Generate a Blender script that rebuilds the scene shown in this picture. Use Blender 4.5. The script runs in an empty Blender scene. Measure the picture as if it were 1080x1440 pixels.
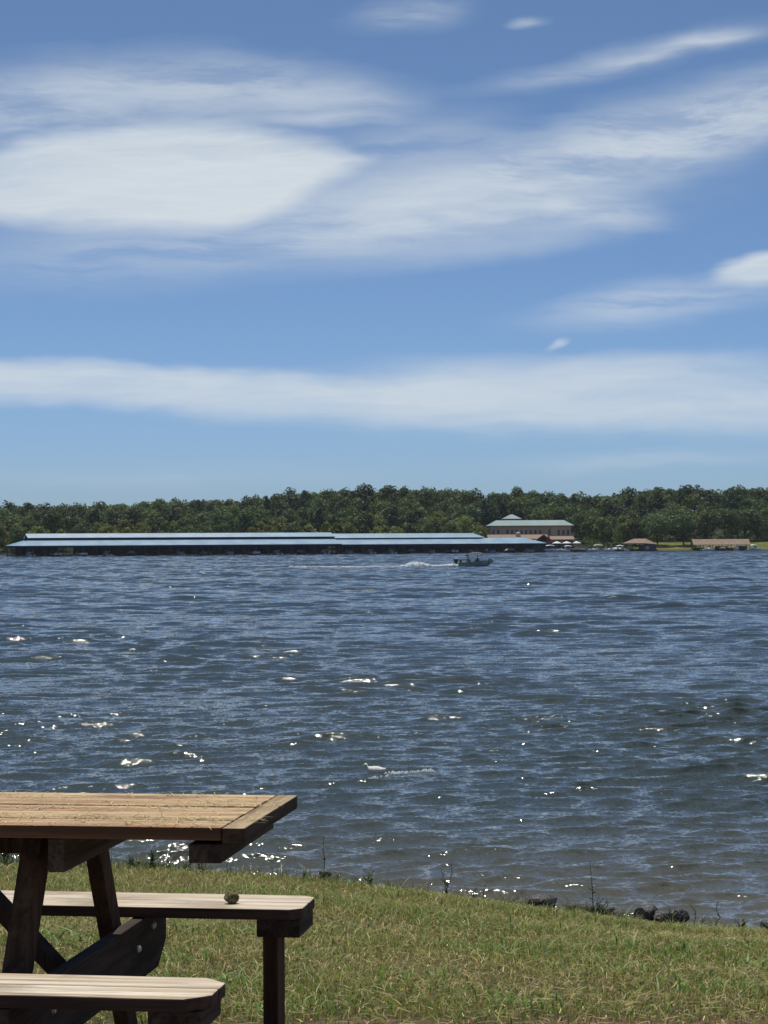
import bpy, bmesh, math, random
import numpy as np
from mathutils import Vector, Matrix
R_ = math.radians
random.seed(11); rng = np.random.default_rng(11)
sc = bpy.context.scene
col = sc.collection

# ------------------------------------------------------------------ camera
CAM = Vector((0, 0, 4.4)); FPX = 3200.0
pitch = math.atan(37/3200); roll = .0052
Fw = Vector((0, math.cos(pitch), math.sin(pitch))); R0 = Vector((1, 0, 0)); U0 = R0.cross(Fw)
RT = R0*math.cos(roll) - U0*math.sin(roll); UP = U0*math.cos(roll) + R0*math.sin(roll)
cd = bpy.data.cameras.new('camera'); cam = bpy.data.objects.new('camera', cd); col.objects.link(cam)
M = Matrix((RT, UP, -Fw)).transposed().to_4x4(); M.translation = CAM; cam.matrix_world = M
cd.sensor_fit = 'VERTICAL'; cd.sensor_height = 24; cd.sensor_width = 18
cd.lens = 24*FPX/1440; cd.clip_start = .1; cd.clip_end = 12000
sc.camera = cam
def at(px, py, Y):
    d = RT*(px-540) + UP*(720-py) + Fw*FPX
    return CAM + d*(Y/d.y)

# ------------------------------------------------------------------ light
SUN_EL, SUN_AZ = R_(69), R_(-8)          # azimuth from +Y towards +X
sd = Vector((math.sin(SUN_AZ)*math.cos(SUN_EL), math.cos(SUN_AZ)*math.cos(SUN_EL), math.sin(SUN_EL)))
sl = bpy.data.lights.new('sun', 'SUN'); sl.energy = 4.0; sl.angle = R_(.53); sl.color = (1, .95, .87)
so = bpy.data.objects.new('sun', sl); so.rotation_euler = sd.to_track_quat('Z', 'Y').to_euler(); so.location = (0, 0, 60); col.objects.link(so)
sc.view_settings.view_transform = 'Standard'; sc.view_settings.look = 'None'
sc.view_settings.exposure = 0.0; sc.view_settings.gamma = 1

# node helper -------------------------------------------------------
class NT:
    def __init__(s, nt): s.nt = nt; s.n = nt.nodes; s.l = nt.links
    def new(s, t, **k):
        x = s.n.new(t)
        for a, b in k.items(): setattr(x, a, b)
        return x
    def put(s, sock, v):
        if v is None: return
        if isinstance(v, bpy.types.NodeSocket): s.l.new(v, sock)
        else: sock.default_value = v
    def math(s, op, a, b=None, c=None, clamp=False):
        x = s.new('ShaderNodeMath', operation=op, use_clamp=clamp)
        s.put(x.inputs[0], a); s.put(x.inputs[1], b); s.put(x.inputs[2], c); return x.outputs[0]
    def noise(s, vec, scale, detail=3, rough=.5, dist=0, out='Fac', lac=2.0):
        x = s.new('ShaderNodeTexNoise'); s.put(x.inputs['Vector'], vec); s.put(x.inputs['Scale'], scale)
        x.inputs['Detail'].default_value = detail; x.inputs['Roughness'].default_value = rough; x.inputs['Distortion'].default_value = dist
        x.inputs['Lacunarity'].default_value = lac
        return x.outputs[out]
    def mapping(s, vec, loc=(0,0,0), rot=(0,0,0), scale=(1,1,1)):
        x = s.new('ShaderNodeMapping'); s.put(x.inputs[0], vec)
        x.inputs[1].default_value = loc; x.inputs[2].default_value = rot; x.inputs[3].default_value = scale; return x.outputs[0]
    def ramp(s, f, stops, interp='LINEAR'):
        x = s.new('ShaderNodeValToRGB'); s.put(x.inputs[0], f); cr = x.color_ramp; cr.interpolation = interp
        while len(cr.elements) < len(stops): cr.elements.new(.5)
        for e, (p, c) in zip(cr.elements, stops):
            e.position = p; e.color = (c[0], c[1], c[2], 1) if hasattr(c, '__len__') else (c, c, c, 1)
        return x.outputs[0]
    def mix(s, f, a, b, mode='MIX'):
        x = s.new('ShaderNodeMix', data_type='RGBA', blend_type=mode)
        s.put(x.inputs[0], f)
        for i, v in ((6, a), (7, b)):
            if isinstance(v, tuple): v = (v[0], v[1], v[2], 1)
            s.put(x.inputs[i], v)
        return x.outputs[2]
    def smooth(s, v, a, b, c=0.0, d=1.0):
        x = s.new('ShaderNodeMapRange', interpolation_type='SMOOTHSTEP'); s.put(x.inputs[0], v)
        for i, q in zip((1, 2, 3, 4), (a, b, c, d)): s.put(x.inputs[i], q)
        return x.outputs[0]
    def comb(s, x, y, z=0.0):
        c = s.new('ShaderNodeCombineXYZ'); s.put(c.inputs[0], x); s.put(c.inputs[1], y); s.put(c.inputs[2], z); return c.outputs[0]
    def sep(s, v):
        c = s.new('ShaderNodeSeparateXYZ'); s.put(c.inputs[0], v); return c.outputs

# ------------------------------------------------------------------ world: physical sky with cirrus
w = bpy.data.worlds.new('World'); sc.world = w; w.use_nodes = True
T = NT(w.node_tree); T.n.clear()
sky = T.new('ShaderNodeTexSky', sky_type='NISHITA'); sky.sun_disc = False
sky.sun_elevation = SUN_EL; sky.sun_rotation = SUN_AZ; sky.altitude = 150
sky.air_density = .4; sky.dust_density = 1.0; sky.ozone_density = 8.0
geo = T.new('ShaderNodeTexCoord').outputs['Generated']
nx, ny, nz = T.sep(geo)
az = T.math('ARCTAN2', nx, ny); el = T.math('ARCSINE', nz)
# units: 1 = 1000 'pixels' of a 3200-px lens
A = T.math('MULTIPLY', az, 3.2); E = T.math('MULTIPLY', el, 3.2)
v = T.comb(A, E)
wn = T.noise(T.mapping(v, scale=(1, 2.2, 1)), 3.2, 4, .55, 0, 'Color')
wx, wy, wz = T.sep(wn)
A2 = T.math('ADD', A, T.math('MULTIPLY', T.math('SUBTRACT', wx, .5), .16))
E2 = T.math('ADD', E, T.math('MULTIPLY', T.math('SUBTRACT', wy, .5), .055))
v2 = T.comb(A2, E2)
fibA = T.noise(T.mapping(v2, rot=(0, 0, R_(-9)), scale=(1.1, 9, 1)), 3.4, 9, .62, .08)
fibB = T.noise(T.mapping(v2, loc=(3, 1, 0), rot=(0, 0, R_(-22)), scale=(1.0, 6, 1)), 4.2, 9, .64, .12)
fibC = T.noise(T.mapping(v2, loc=(7, 3, 2), rot=(0, 0, R_(2)), scale=(1.0, 5, 1)), 2.0, 7, .6, .2)
masks = [  # px, py, rx, ry, tilt(deg, + = rising right), strength, soft inner, fibre
 (212, 250, 350, 88, 3, .97, .60, 'L'), (200, 262, 270, 62, 3, .5, .4, 'C'), (470, 178, 130, 12, -2, .45, .2, 'A'), (190, 225, 420, 130, 5, .34, .1, 'B'),
 (300, 128, 340, 62, -4, .55, .1, 'B'), (60, 150, 240, 62, 4, .48, .2, 'B'), (470, 150, 150, 30, -6, .4, .1, 'A'),
 (820, 235, 480, 82, 15, .66, .2, 'B'), (1040, 180, 260, 62, 12, .55, .2, 'B'), (420, 322, 680, 78, 6, .44, .15, 'A'), (640, 300, 330, 60, 4, .40, .1, 'A'),
 (600, 215, 180, 60, 12, .35, .0, 'B'), (500, 275, 260, 50, 6, .30, .1, 'A'), (840, 300, 150, 30, -4, .45, .3, 'A'), (700, 350, 360, 26, 9, .25, .0, 'A'), (890, 92, 290, 26, 10, .50, .0, 'A'), (990, 72, 80, 14, 6, .45, .1, 'A'), (575, 30, 110, 34, 6, .42, .0, 'B'),
 (745, 41, 36, 8, 0, .5, .0, 'A'), (1070, 382, 78, 22, 4, .86, .4, 'C'), (930, 425, 250, 40, 8, .50, .1, 'A'),
 (780, 485, 26, 8, 18, .5, .1, 'A'), (180, 545, 560, 40, -2, .74, .35, 'C'), (430, 575, 420, 36, -3, .45, .2, 'C'), (840, 560, 560, 66, 0, .64, .3, 'C'), (960, 590, 330, 30, -2, .40, .2, 'C'),
 (900, 512, 330, 22, 3, .36, .0, 'A'), (930, 650, 300, 18, 2, .25, .0, 'A'), (240, 668, 420, 22, 0, .12, .0, 'A')]
fib = {'A': fibA, 'B': fibB, 'C': fibC, 'L': fibC}
clear = None
for (px, py, rx, ry, rot, s, inner, f) in masks:
    cx, cy = (px-540)/1000, (757-py)/1000; c_, s_ = math.cos(R_(rot)), math.sin(R_(rot))
    dx = T.math('SUBTRACT', A2, cx); dy = T.math('SUBTRACT', E2, cy)
    a = T.math('ADD', T.math('MULTIPLY', dx, c_*1000/rx), T.math('MULTIPLY', dy, s_*1000/rx))
    b = T.math('SUBTRACT', T.math('MULTIPLY', dy, c_*1000/ry), T.math('MULTIPLY', dx, s_*1000/ry))
    if f == 'L': q = T.math('ADD', T.math('MULTIPLY', a, a), T.math('ABSOLUTE', b))       # pointed lens
    else: q = T.math('SQRT', T.math('ADD', T.math('MULTIPLY', a, a), T.math('MULTIPLY', b, b)))
    q = T.math('ADD', q, T.math('MULTIPLY', T.math('SUBTRACT', fib[f if f not in 'CL' else 'A'], .5), {'C': .55, 'L': .32}.get(f, .9)))
    m = T.smooth(q, inner, 1.12 if f != 'L' else 1.0, 1.0, 0.0)
    fv = T.smooth(fib[f], .33, .64, .30 if f not in 'CL' else .66, 1.22 if f != 'L' else 1.05)
    k = T.math('SUBTRACT', 1.0, T.math('MULTIPLY', T.math('MULTIPLY', m, fv), s), clamp=True)
    clear = k if clear is None else T.math('MULTIPLY', clear, k)
# cirrus over the rest of the sky dome, above and outside this view
gen = T.noise(T.mapping(geo, rot=(.3, .2, .4), scale=(2.0, 5, 5)), 1.6, 7, .6, .6)
away = T.math('MAXIMUM', T.smooth(T.math('ABSOLUTE', A), .62, 1.0), T.smooth(E, .80, 1.05))
gk = T.math('SUBTRACT', 1.0, T.math('MULTIPLY', T.math('MULTIPLY', T.smooth(gen, .44, .72), away), .25))
clear = T.math('MULTIPLY', clear, gk)
fine = T.noise(T.mapping(v2, rot=(0, 0, R_(-11)), scale=(1.0, 13, 1)), 9.0, 7, .68, .1)
cov = T.math('MULTIPLY', T.math('SUBTRACT', 1.0, clear, clamp=True), T.smooth(fine, .30, .70, .93, 1.03), clamp=True)
grade = T.new('ShaderNodeHueSaturation'); T.put(grade.inputs['Color'], sky.outputs[0]); grade.inputs['Saturation'].default_value = 1.0
skyc = T.mix(1.0, grade.outputs[0], (1.04, 1.16, 1.11), 'MULTIPLY')
c2 = T.mix(cov, skyc, (6.4, 7.05, 7.6))
bg = T.new('ShaderNodeBackground'); T.put(bg.inputs[0], c2); bg.inputs[1].default_value = .10
T.l.new(bg.outputs[0], T.new('ShaderNodeOutputWorld').inputs[0])

# ------------------------------------------------------------------ object helpers
def tag(o, label=None, cat=None, group=None, kind=None):
    if label: o['label'] = label
    if cat: o['category'] = cat
    if group: o['group'] = group
    if kind: o['kind'] = kind
    return o
def empty(name, loc=(0,0,0), rz=0, label=None, cat=None, group=None):
    o = bpy.data.objects.new(name, None); col.objects.link(o); o.location = loc; o.rotation_euler = (0, 0, rz); o.empty_display_size = .2
    return tag(o, label, cat, group)
def copy_tree(o, parent=None):
    c = o.copy(); col.objects.link(c); c.parent = parent
    for ch in list(o.children): copy_tree(ch, c)
    return c
class MB:
    def __init__(s): s.v = []; s.f = []; s.r = []
    def add(s, vs, fs, M=None, r=None):
        b = len(s.v); r = random.random() if r is None else r
        for q in vs: s.v.append(tuple(M @ Vector(q)) if M is not None else tuple(q))
        for f in fs: s.f.append(tuple(i+b for i in f)); s.r.append(r)
        return s
    def box(s, x0, x1, y0, y1, z0, z1, M=None):
        vs = [(x, y, z) for z in (z0, z1) for y in (y0, y1) for x in (x0, x1)]
        return s.add(vs, [(0,2,3,1),(4,5,7,6),(0,1,5,4),(2,6,7,3),(0,4,6,2),(1,3,7,5)], M)
    def prism(s, pts, z0, z1, M=None):           # polygon in xy (ccw), extruded in z
        n = len(pts); vs = [(x, y, z0) for x, y in pts] + [(x, y, z1) for x, y in pts]
        return s.add(vs, [tuple(range(n-1, -1, -1)), tuple(range(n, 2*n))] + [(i, (i+1) % n, n+(i+1) % n, n+i) for i in range(n)], M)
    def bar(s, a, b, w, h, up=(0,0,1)):           # rectangular bar a->b, w across, h along 'up'
        a, b = Vector(a), Vector(b); d = (b-a); L = d.length; d.normalize()
        x = d.cross(Vector(up)).normalized(); y = x.cross(d).normalized()
        Mx = Matrix((x, d, y)).transposed().to_4x4(); Mx.translation = a
        return s.box(-w/2, w/2, 0, L, -h/2, h/2, Mx)
    def tube(s, pts, rad, n=8):
        pts = [Vector(p) for p in pts]; rad = rad if hasattr(rad, '__len__') else [rad]*len(pts); vs = []; fs = []
        for i, p in enumerate(pts):
            d = (pts[min(i+1, len(pts)-1)] - pts[max(i-1, 0)]).normalized()
            x = d.cross(Vector((0, 0, 1)) if abs(d.z) < .95 else Vector((1, 0, 0))).normalized(); y = d.cross(x)
            for k in range(n):
                t = 2*math.pi*k/n; vs.append(p + (x*math.cos(t)+y*math.sin(t))*rad[i])
        for i in range(len(pts)-1):
            for k in range(n): fs.append((i*n+k, i*n+(k+1) % n, (i+1)*n+(k+1) % n, (i+1)*n+k))
        fs.append(tuple(range(n-1, -1, -1))); fs.append(tuple((len(pts)-1)*n+k for k in range(n)))
        return s.add(vs, fs)
    def loft(s, rings, cap=True):
        n = len(rings[0]); vs = [p for r in rings for p in r]; fs = []
        for i in range(len(rings)-1):
            for k in range(n): fs.append((i*n+k, i*n+(k+1) % n, (i+1)*n+(k+1) % n, (i+1)*n+k))
        if cap: fs.append(tuple(range(n-1, -1, -1))); fs.append(tuple((len(rings)-1)*n+k for k in range(n)))
        return s.add(vs, fs)
    def build(s, name, mat, parent=None, smooth=False, bevel=0, loc=None):
        me = bpy.data.meshes.new(name); me.from_pydata(s.v, [], s.f)
        at_ = me.attributes.new('rnd', 'FLOAT', 'FACE'); at_.data.foreach_set('value', s.r)
        bm = bmesh.new(); bm.from_mesh(me); bmesh.ops.recalc_face_normals(bm, faces=bm.faces); bm.to_mesh(me); bm.free()
        if smooth: me.polygons.foreach_set('use_smooth', [True]*len(me.polygons))
        me.materials.append(mat); o = bpy.data.objects.new(name, me); col.objects.link(o); o.parent = parent
        if loc is not None: o.location = loc
        if bevel:
            m = o.modifiers.new('bevel', 'BEVEL'); m.width = bevel; m.segments = 2; m.limit_method = 'ANGLE'
        return o
def np_mesh(name, V, F, mat, parent=None, smooth=False, colors=None):
    V = np.asarray(V, np.float32); F = np.asarray(F, np.int32); k = F.shape[1]
    me = bpy.data.meshes.new(name); me.vertices.add(len(V)); me.vertices.foreach_set('co', V.ravel())
    me.loops.add(F.size); me.loops.foreach_set('vertex_index', F.ravel())
    me.polygons.add(len(F)); me.polygons.foreach_set('loop_start', np.arange(0, F.size, k, dtype=np.int32))
    me.polygons.foreach_set('loop_total', np.full(len(F), k, np.int32))
    me.update(calc_edges=True)
    if colors is not None:
        a = me.attributes.new('tint', 'FLOAT_COLOR', 'POINT'); a.data.foreach_set('color', np.asarray(colors, np.float32).ravel())
    if smooth: me.polygons.foreach_set('use_smooth', [True]*len(me.polygons))
    me.materials.append(mat); o = bpy.data.objects.new(name, me); col.objects.link(o); o.parent = parent
    return o
def mat(name, base, rough=.6, spec=.5, metal=0, build=None):
    m = bpy.data.materials.new(name); m.use_nodes = True; t = NT(m.node_tree); p = t.n['Principled BSDF']
    p.inputs['Base Color'].default_value = (*base, 1); p.inputs['Roughness'].default_value = rough
    p.inputs['Specular IOR Level'].default_value = spec; p.inputs['Metallic'].default_value = metal
    if build: build(t, p)
    return m
def speck(a, b, scale=4, rough_scale=None, bump=0):
    def f(t, p):
        co = t.new('ShaderNodeTexCoord').outputs['Object']
        n = t.noise(co, scale, 5, .6); t.put(p.inputs['Base Color'], t.mix(t.smooth(n, .35, .65), a, b))
        if bump:
            bp = t.new('ShaderNodeBump'); bp.inputs['Strength'].default_value = bump; bp.inputs['Distance'].default_value = .02
            t.put(bp.inputs['Height'], t.noise(co, scale*4, 6, .6)); t.put(p.inputs['Normal'], bp.outputs[0])
    return f

# ------------------------------------------------------------------ materials
def wood_nodes(light, mid, dark, axis=0, seam=.5, weather=.5, edge=None):
    def f(t, p):
        co = t.new('ShaderNodeTexCoord').outputs['Object']
        rn = t.new('ShaderNodeAttribute', attribute_name='rnd').outputs['Fac']
        off = t.comb(t.math('MULTIPLY', rn, 37.0), t.math('MULTIPLY', rn, 91.0), t.math('MULTIPLY', rn, 13.0))
        va = t.new('ShaderNodeVectorMath', operation='ADD'); t.put(va.inputs[0], co); t.put(va.inputs[1], off); co = va.outputs[0]
        st = [1.3, 28, 28]; st2 = [3, 110, 110]
        if axis == 1: st = [28, 1.3, 28]; st2 = [110, 3, 110]
        if axis == 2: st = [28, 28, 1.3]; st2 = [110, 110, 3]
        g1 = t.noise(t.mapping(co, scale=st), 1.0, 6, .62, .6); g2 = t.noise(t.mapping(co, scale=st2), 1.0, 4, .7)
        big = t.noise(co, 3.5, 4, .6)
        c = t.mix(t.smooth(g1, .35, .68), mid, light)
        c = t.mix(t.math('MULTIPLY', t.smooth(g2, .52, .70), seam), c, dark)
        c = t.mix(t.math('MULTIPLY', t.smooth(big, .48, .72), weather), c, tuple(x*.55 for x in mid))
        c = t.mix(t.math('MULTIPLY', rn, .35), c, tuple(x*.8 for x in mid))
        if edge:      # shade put into the colour: sides dark, up-facing faces keep the worn pale tone
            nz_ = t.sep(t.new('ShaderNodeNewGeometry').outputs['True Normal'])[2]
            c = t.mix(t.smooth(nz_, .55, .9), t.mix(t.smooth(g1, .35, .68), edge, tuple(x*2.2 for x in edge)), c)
        t.put(p.inputs['Base Color'], c)
        bp = t.new('ShaderNodeBump'); bp.inputs['Strength'].default_value = .5; bp.inputs['Distance'].default_value = .003
        t.put(bp.inputs['Height'], t.math('ADD', g1, g2)); t.put(p.inputs['Normal'], bp.outputs[0])
    return f
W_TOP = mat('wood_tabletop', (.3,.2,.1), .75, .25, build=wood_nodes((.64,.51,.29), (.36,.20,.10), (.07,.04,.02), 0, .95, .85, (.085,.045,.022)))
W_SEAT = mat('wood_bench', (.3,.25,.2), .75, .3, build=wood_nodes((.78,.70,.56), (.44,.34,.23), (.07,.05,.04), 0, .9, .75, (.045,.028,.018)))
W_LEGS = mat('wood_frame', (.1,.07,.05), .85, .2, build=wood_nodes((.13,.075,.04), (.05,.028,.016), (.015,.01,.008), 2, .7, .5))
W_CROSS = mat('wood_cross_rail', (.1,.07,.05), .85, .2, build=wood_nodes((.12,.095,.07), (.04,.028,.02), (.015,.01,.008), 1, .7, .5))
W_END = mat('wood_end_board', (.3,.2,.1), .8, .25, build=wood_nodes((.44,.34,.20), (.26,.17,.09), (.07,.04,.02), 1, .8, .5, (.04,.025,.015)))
STEEL = mat('galvanised_steel', (.6,.6,.58), .4, .5, .8)
def attr_mat(name, rough=.6, spec=.3, trans=.0, var=True):
    def f(t, p):
        a = t.new('ShaderNodeAttribute', attribute_name='tint').outputs['Color']
        t.put(p.inputs['Base Color'], a)
        if trans:
            tr = t.new('ShaderNodeBsdfTranslucent'); t.put(tr.inputs[0], a)
            mx = t.new('ShaderNodeMixShader'); mx.inputs[0].default_value = trans
            o = t.n['Material Output']; t.l.new(p.outputs[0], mx.inputs[1]); t.l.new(tr.outputs[0], mx.inputs[2]); t.l.new(mx.outputs[0], o.inputs[0])
    return mat(name, (.1,.1,.1), rough, spec, build=f)
GRASS = attr_mat('grass_blades', .5, .35, .35)
WEED = attr_mat('weed_leaves', .55, .3, .3)
STRAW = attr_mat('dry_straw', .7, .2, .1)
def soil_nodes(t, p):
    co = t.new('ShaderNodeTexCoord').outputs['Object']
    n = t.noise(co, 1.3, 6, .6); n2 = t.noise(co, 30, 5, .7)
    c = t.mix(t.smooth(n, .4, .6), (.07,.055,.03), (.055,.06,.022)); c = t.mix(t.smooth(n2, .45, .7), c, (.15,.115,.06))
    y = t.sep(co)[1]
    c = t.mix(t.smooth(t.math('ADD', y, t.math('MULTIPLY', n, 1.2)), 7.9, 7.4), c, t.mix(t.smooth(n2, .4, .65), (.13,.075,.045), (.25,.17,.10)))
    c = t.mix(t.smooth(y, 20.0, 120.0), c, (.05,.05,.035))
    t.put(p.inputs['Base Color'], c)
    bp = t.new('ShaderNodeBump'); bp.inputs['Strength'].default_value = .8; bp.inputs['Distance'].default_value = .02
    t.put(bp.inputs['Height'], n2); t.put(p.inputs['Normal'], bp.outputs[0])
SOIL = mat('soil', (.08,.06,.04), .95, .1, build=soil_nodes)
def hill_nodes(t, p):
    co = t.new('ShaderNodeTexCoord').outputs['Object']; x, y, z = t.sep(co)
    n = t.noise(co, .12, 5, .6)
    c = t.mix(t.smooth(n, .4, .62), (.10,.12,.035), (.17,.17,.05))
    c = t.mix(t.smooth(z, 2.2, 3.2), c, (.03,.035,.015)); c = t.mix(t.smooth(x, 82.0, 74.0), c, (.022,.026,.014))  # ground left of the open shore darkened: painted shade behind the docks
    c = t.mix(t.smooth(z, .75, .35), c, t.mix(t.smooth(x, 82.0, 74.0), (.09,.075,.055), (.02,.018,.015)))  # shore strip behind the docks also painted dark as shadow
    t.put(p.inputs['Base Color'], c)
HILL = mat('hillside', (.05,.05,.02), .95, .1, build=hill_nodes)
WAMP = (1.7, 1.0, 1.05)
def water_nodes(t, p):
    co = t.new('ShaderNodeTexCoord').outputs['Object']; x, y, z = t.sep(co)
    big = t.noise(t.mapping(co, scale=(.02, .05, 1)), 1.0, 4, .6)
    sh = t.math('ADD', y, t.math('MULTIPLY', t.math('SUBTRACT', big, .5), 10.0))
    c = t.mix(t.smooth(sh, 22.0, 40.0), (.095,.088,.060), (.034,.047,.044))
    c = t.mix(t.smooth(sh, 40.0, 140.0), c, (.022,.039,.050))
    t.put(p.inputs['Base Color'], c)
    # ripples as direct slope fields: three scales of chop, stronger where gusts touch down
    n1 = t.noise(t.mapping(co, rot=(0,0,.22), scale=(.7, 1.25, 1)), .8, 9, .68, .5, 'Color')
    n2 = t.noise(t.mapping(co, rot=(0,0,-.2), scale=(.8, 1.4, 1)), 3.6, 5, .62, .6, 'Color')
    n3 = t.noise(t.mapping(co, rot=(0,0,.1), scale=(.8, 1.3, 1)), 17.0, 3, .6, .3, 'Color')
    gust = t.noise(t.mapping(co, loc=(4,8,0), scale=(.012, .05, 1)), 1.0, 6, .7)
    gs = t.smooth(gust, .34, .64, .70, 1.22)
    streak = t.noise(t.mapping(co, rot=(0,0,.05), scale=(1.6, .16, 1)), 1.0, 6, .75)          # cat's-paw streaks along the wind
    gs = t.math('MULTIPLY', gs, t.math('ADD', 1.0, t.math('MULTIPLY', t.math('SUBTRACT', t.smooth(streak, .36, .64, .0, 2.0), 1.0), t.smooth(y, 60.0, 220.0, .1, .45))))
    far = t.smooth(y, 35.0, 240.0, .12, .75); near = t.smooth(y, 35.0, 170.0, .75, .6)
    def cen(c, k):
        v = t.new('ShaderNodeVectorMath', operation='SUBTRACT'); t.put(v.inputs[0], c); v.inputs[1].default_value = (.5,.5,.5)
        u = t.new('ShaderNodeVectorMath', operation='SCALE'); t.put(u.inputs[0], v.outputs[0]); t.put(u.inputs['Scale'], k); return u.outputs[0]
    def add(a, b):
        v = t.new('ShaderNodeVectorMath', operation='ADD'); t.put(v.inputs[0], a); t.put(v.inputs[1], b); return v.outputs[0]
    sl = add(add(cen(n1, t.math('MULTIPLY', far, WAMP[0])), cen(n2, t.math('MULTIPLY', near, WAMP[1]))), cen(n3, WAMP[2]))
    sc_ = t.new('ShaderNodeVectorMath', operation='SCALE'); t.put(sc_.inputs[0], sl); t.put(sc_.inputs['Scale'], gs)
    ml = t.new('ShaderNodeVectorMath', operation='MULTIPLY'); t.put(ml.inputs[0], sc_.outputs[0]); ml.inputs[1].default_value = (.75, 1.1, 0)
    gn = t.new('ShaderNodeNewGeometry').outputs['Normal']
    nm = t.new('ShaderNodeVectorMath', operation='NORMALIZE'); t.put(nm.inputs[0], add(gn, ml.outputs[0]))
    t.put(p.inputs['Normal'], nm.outputs[0])
    p.inputs['IOR'].default_value = 1.33
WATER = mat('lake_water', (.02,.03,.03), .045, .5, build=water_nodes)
def foam_nodes(t, p):       # wet foam lets the sun through
    speck((.92,.94,.95), (.80,.84,.87), 3)(t, p)
    tr = t.new('ShaderNodeBsdfTranslucent'); tr.inputs[0].default_value = (.92,.95,.96,1); mx = t.new('ShaderNodeMixShader'); mx.inputs[0].default_value = .5
    o = t.n['Material Output']; t.l.new(p.outputs[0], mx.inputs[1]); t.l.new(tr.outputs[0], mx.inputs[2]); t.l.new(mx.outputs[0], o.inputs[0])
FOAM = mat('foam', (.85,.88,.9), .7, .3, build=foam_nodes)
def rock_nodes(t, p):
    co = t.new('ShaderNodeTexCoord').outputs['Object']; n = t.noise(co, 9, 6, .65); n2 = t.noise(co, 45, 4, .6)
    c = t.mix(t.smooth(n, .35, .65), (.012,.011,.010), (.045,.040,.034)); t.put(p.inputs['Base Color'], c)
    t.put(p.inputs['Roughness'], t.smooth(n, .3, .7, .25, .7))
    bp = t.new('ShaderNodeBump'); bp.inputs['Strength'].default_value = .9; bp.inputs['Distance'].default_value = .015
    t.put(bp.inputs['Height'], t.math('ADD', n, n2)); t.put(p.inputs['Normal'], bp.outputs[0])
ROCK = mat('wet_rock', (.06,.055,.05), .5, .5, build=rock_nodes)
def roof_nodes(a, b, scale, axis):
    def f(t, p):
        co = t.new('ShaderNodeTexCoord').outputs['Object']; s = t.sep(co)[axis]
        n = t.noise(co, .25, 5, .6)
        c = t.mix(t.smooth(n, .35, .65), a, b)
        c = t.mix(t.math('MULTIPLY', t.smooth(t.noise(t.mapping(co, scale=(2.2,.08,1) if axis == 0 else (.08,2.2,1)), 1.0, 4, .6), .5, .8), .35), c, tuple(x*.7 for x in a))
        t.put(p.inputs['Base Color'], c)
        wv = t.math('POWER', t.math('ABSOLUTE', t.math('SINE', t.math('MULTIPLY', s, math.pi/scale))), 12.0)
        bp = t.new('ShaderNodeBump'); bp.inputs['Strength'].default_value = .3; bp.inputs['Distance'].default_value = .04
        t.put(bp.inputs['Height'], wv); t.put(p.inputs['Normal'], bp.outputs[0])
    return f
ROOF_BLUE = mat('blue_grey_metal_roof', (.3,.42,.48), .42, .5, .0, build=roof_nodes((.17,.29,.40), (.25,.38,.49), .6, 0))
ROOF_GREEN = mat('pale_green_metal_roof', (.4,.5,.48), .6, .3, .0, build=roof_nodes((.16,.25,.25), (.20,.30,.30), .5, 0))
ROOF_TAN = mat('tan_shingle_roof', (.3,.22,.15), .85, .3, build=speck((.30,.215,.15), (.22,.155,.11), 1.2))
ROOF_RED = mat('red_metal_roof', (.35,.07,.05), .5, .4, build=speck((.36,.07,.045), (.26,.05,.04), 1))
NAVY = mat('dark_navy_fascia', (.012,.016,.04), .6, .4, build=speck((.012,.016,.04), (.02,.022,.05), 2))
POST = mat('weathered_post', (.16,.13,.10), .8, .3, build=speck((.19,.15,.12), (.11,.085,.07), 1.5))
SHADE_PANEL = mat('dark_shade_panel', (.02,.02,.022), .85, .3, build=speck((.022,.022,.026), (.035,.032,.032), 1.2))
DECK = mat('dock_planks', (.12,.10,.08), .85, .3, build=speck((.14,.115,.09), (.08,.065,.05), 3))
STUCCO = mat('tan_stucco', (.36,.27,.2), .85, .3, build=speck((.56,.41,.29), (.46,.33,.23), .6))
STONE = mat('grey_brown_wall', (.12,.12,.13), .85, .3, build=speck((.14,.135,.14), (.09,.088,.095), .8))
CREAM = mat('cream_trim', (.6,.56,.48), .7, .3, build=speck((.62,.58,.5), (.52,.48,.42), 1))
GLASS = mat('dark_window_glass', (.015,.02,.03), .08, .6)
WHITE = mat('white_gelcoat', (.75,.76,.76), .3, .5, build=speck((.78,.79,.79), (.66,.68,.69), 1))
NAVYHULL = mat('blue_gelcoat', (.03,.05,.12), .3, .5, build=speck((.03,.05,.12), (.04,.07,.16), 1))
REDHULL = mat('maroon_gelcoat', (.2,.03,.03), .3, .5, build=speck((.2,.03,.03), (.15,.025,.03), 1))
OLIVE = mat('olive_hull', (.07,.085,.05), .5, .4, build=speck((.44,.48,.38), (.34,.37,.29), 1.5))
CANVAS = mat('grey_canvas', (.12,.11,.11), .8, .3, build=speck((.14,.12,.12), (.09,.085,.085), 2))
BLUECANVAS = mat('blue_canvas', (.04,.07,.16), .8, .3, build=speck((.04,.07,.16), (.03,.05,.12), 2))
WHITECANVAS = mat('white_canvas', (.75,.75,.73), .8, .3, build=speck((.78,.78,.76), (.68,.68,.66), 1))
BLACK = mat('black_plastic', (.015,.015,.018), .35, .5)
ALU = mat('aluminium_tube', (.5,.5,.5), .35, .5, .9)
SKIN = mat('skin', (.45,.27,.19), .55, .4); SHIRT_A = mat('dark_shirt', (.03,.035,.05), .85, .2); SHIRT_B = mat('navy_shirt', (.035,.05,.09), .85, .2)
SHORTS = mat('khaki_cloth', (.16,.13,.09), .85, .2); HAIR = mat('dark_hair', (.02,.015,.01), .6, .3)
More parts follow.
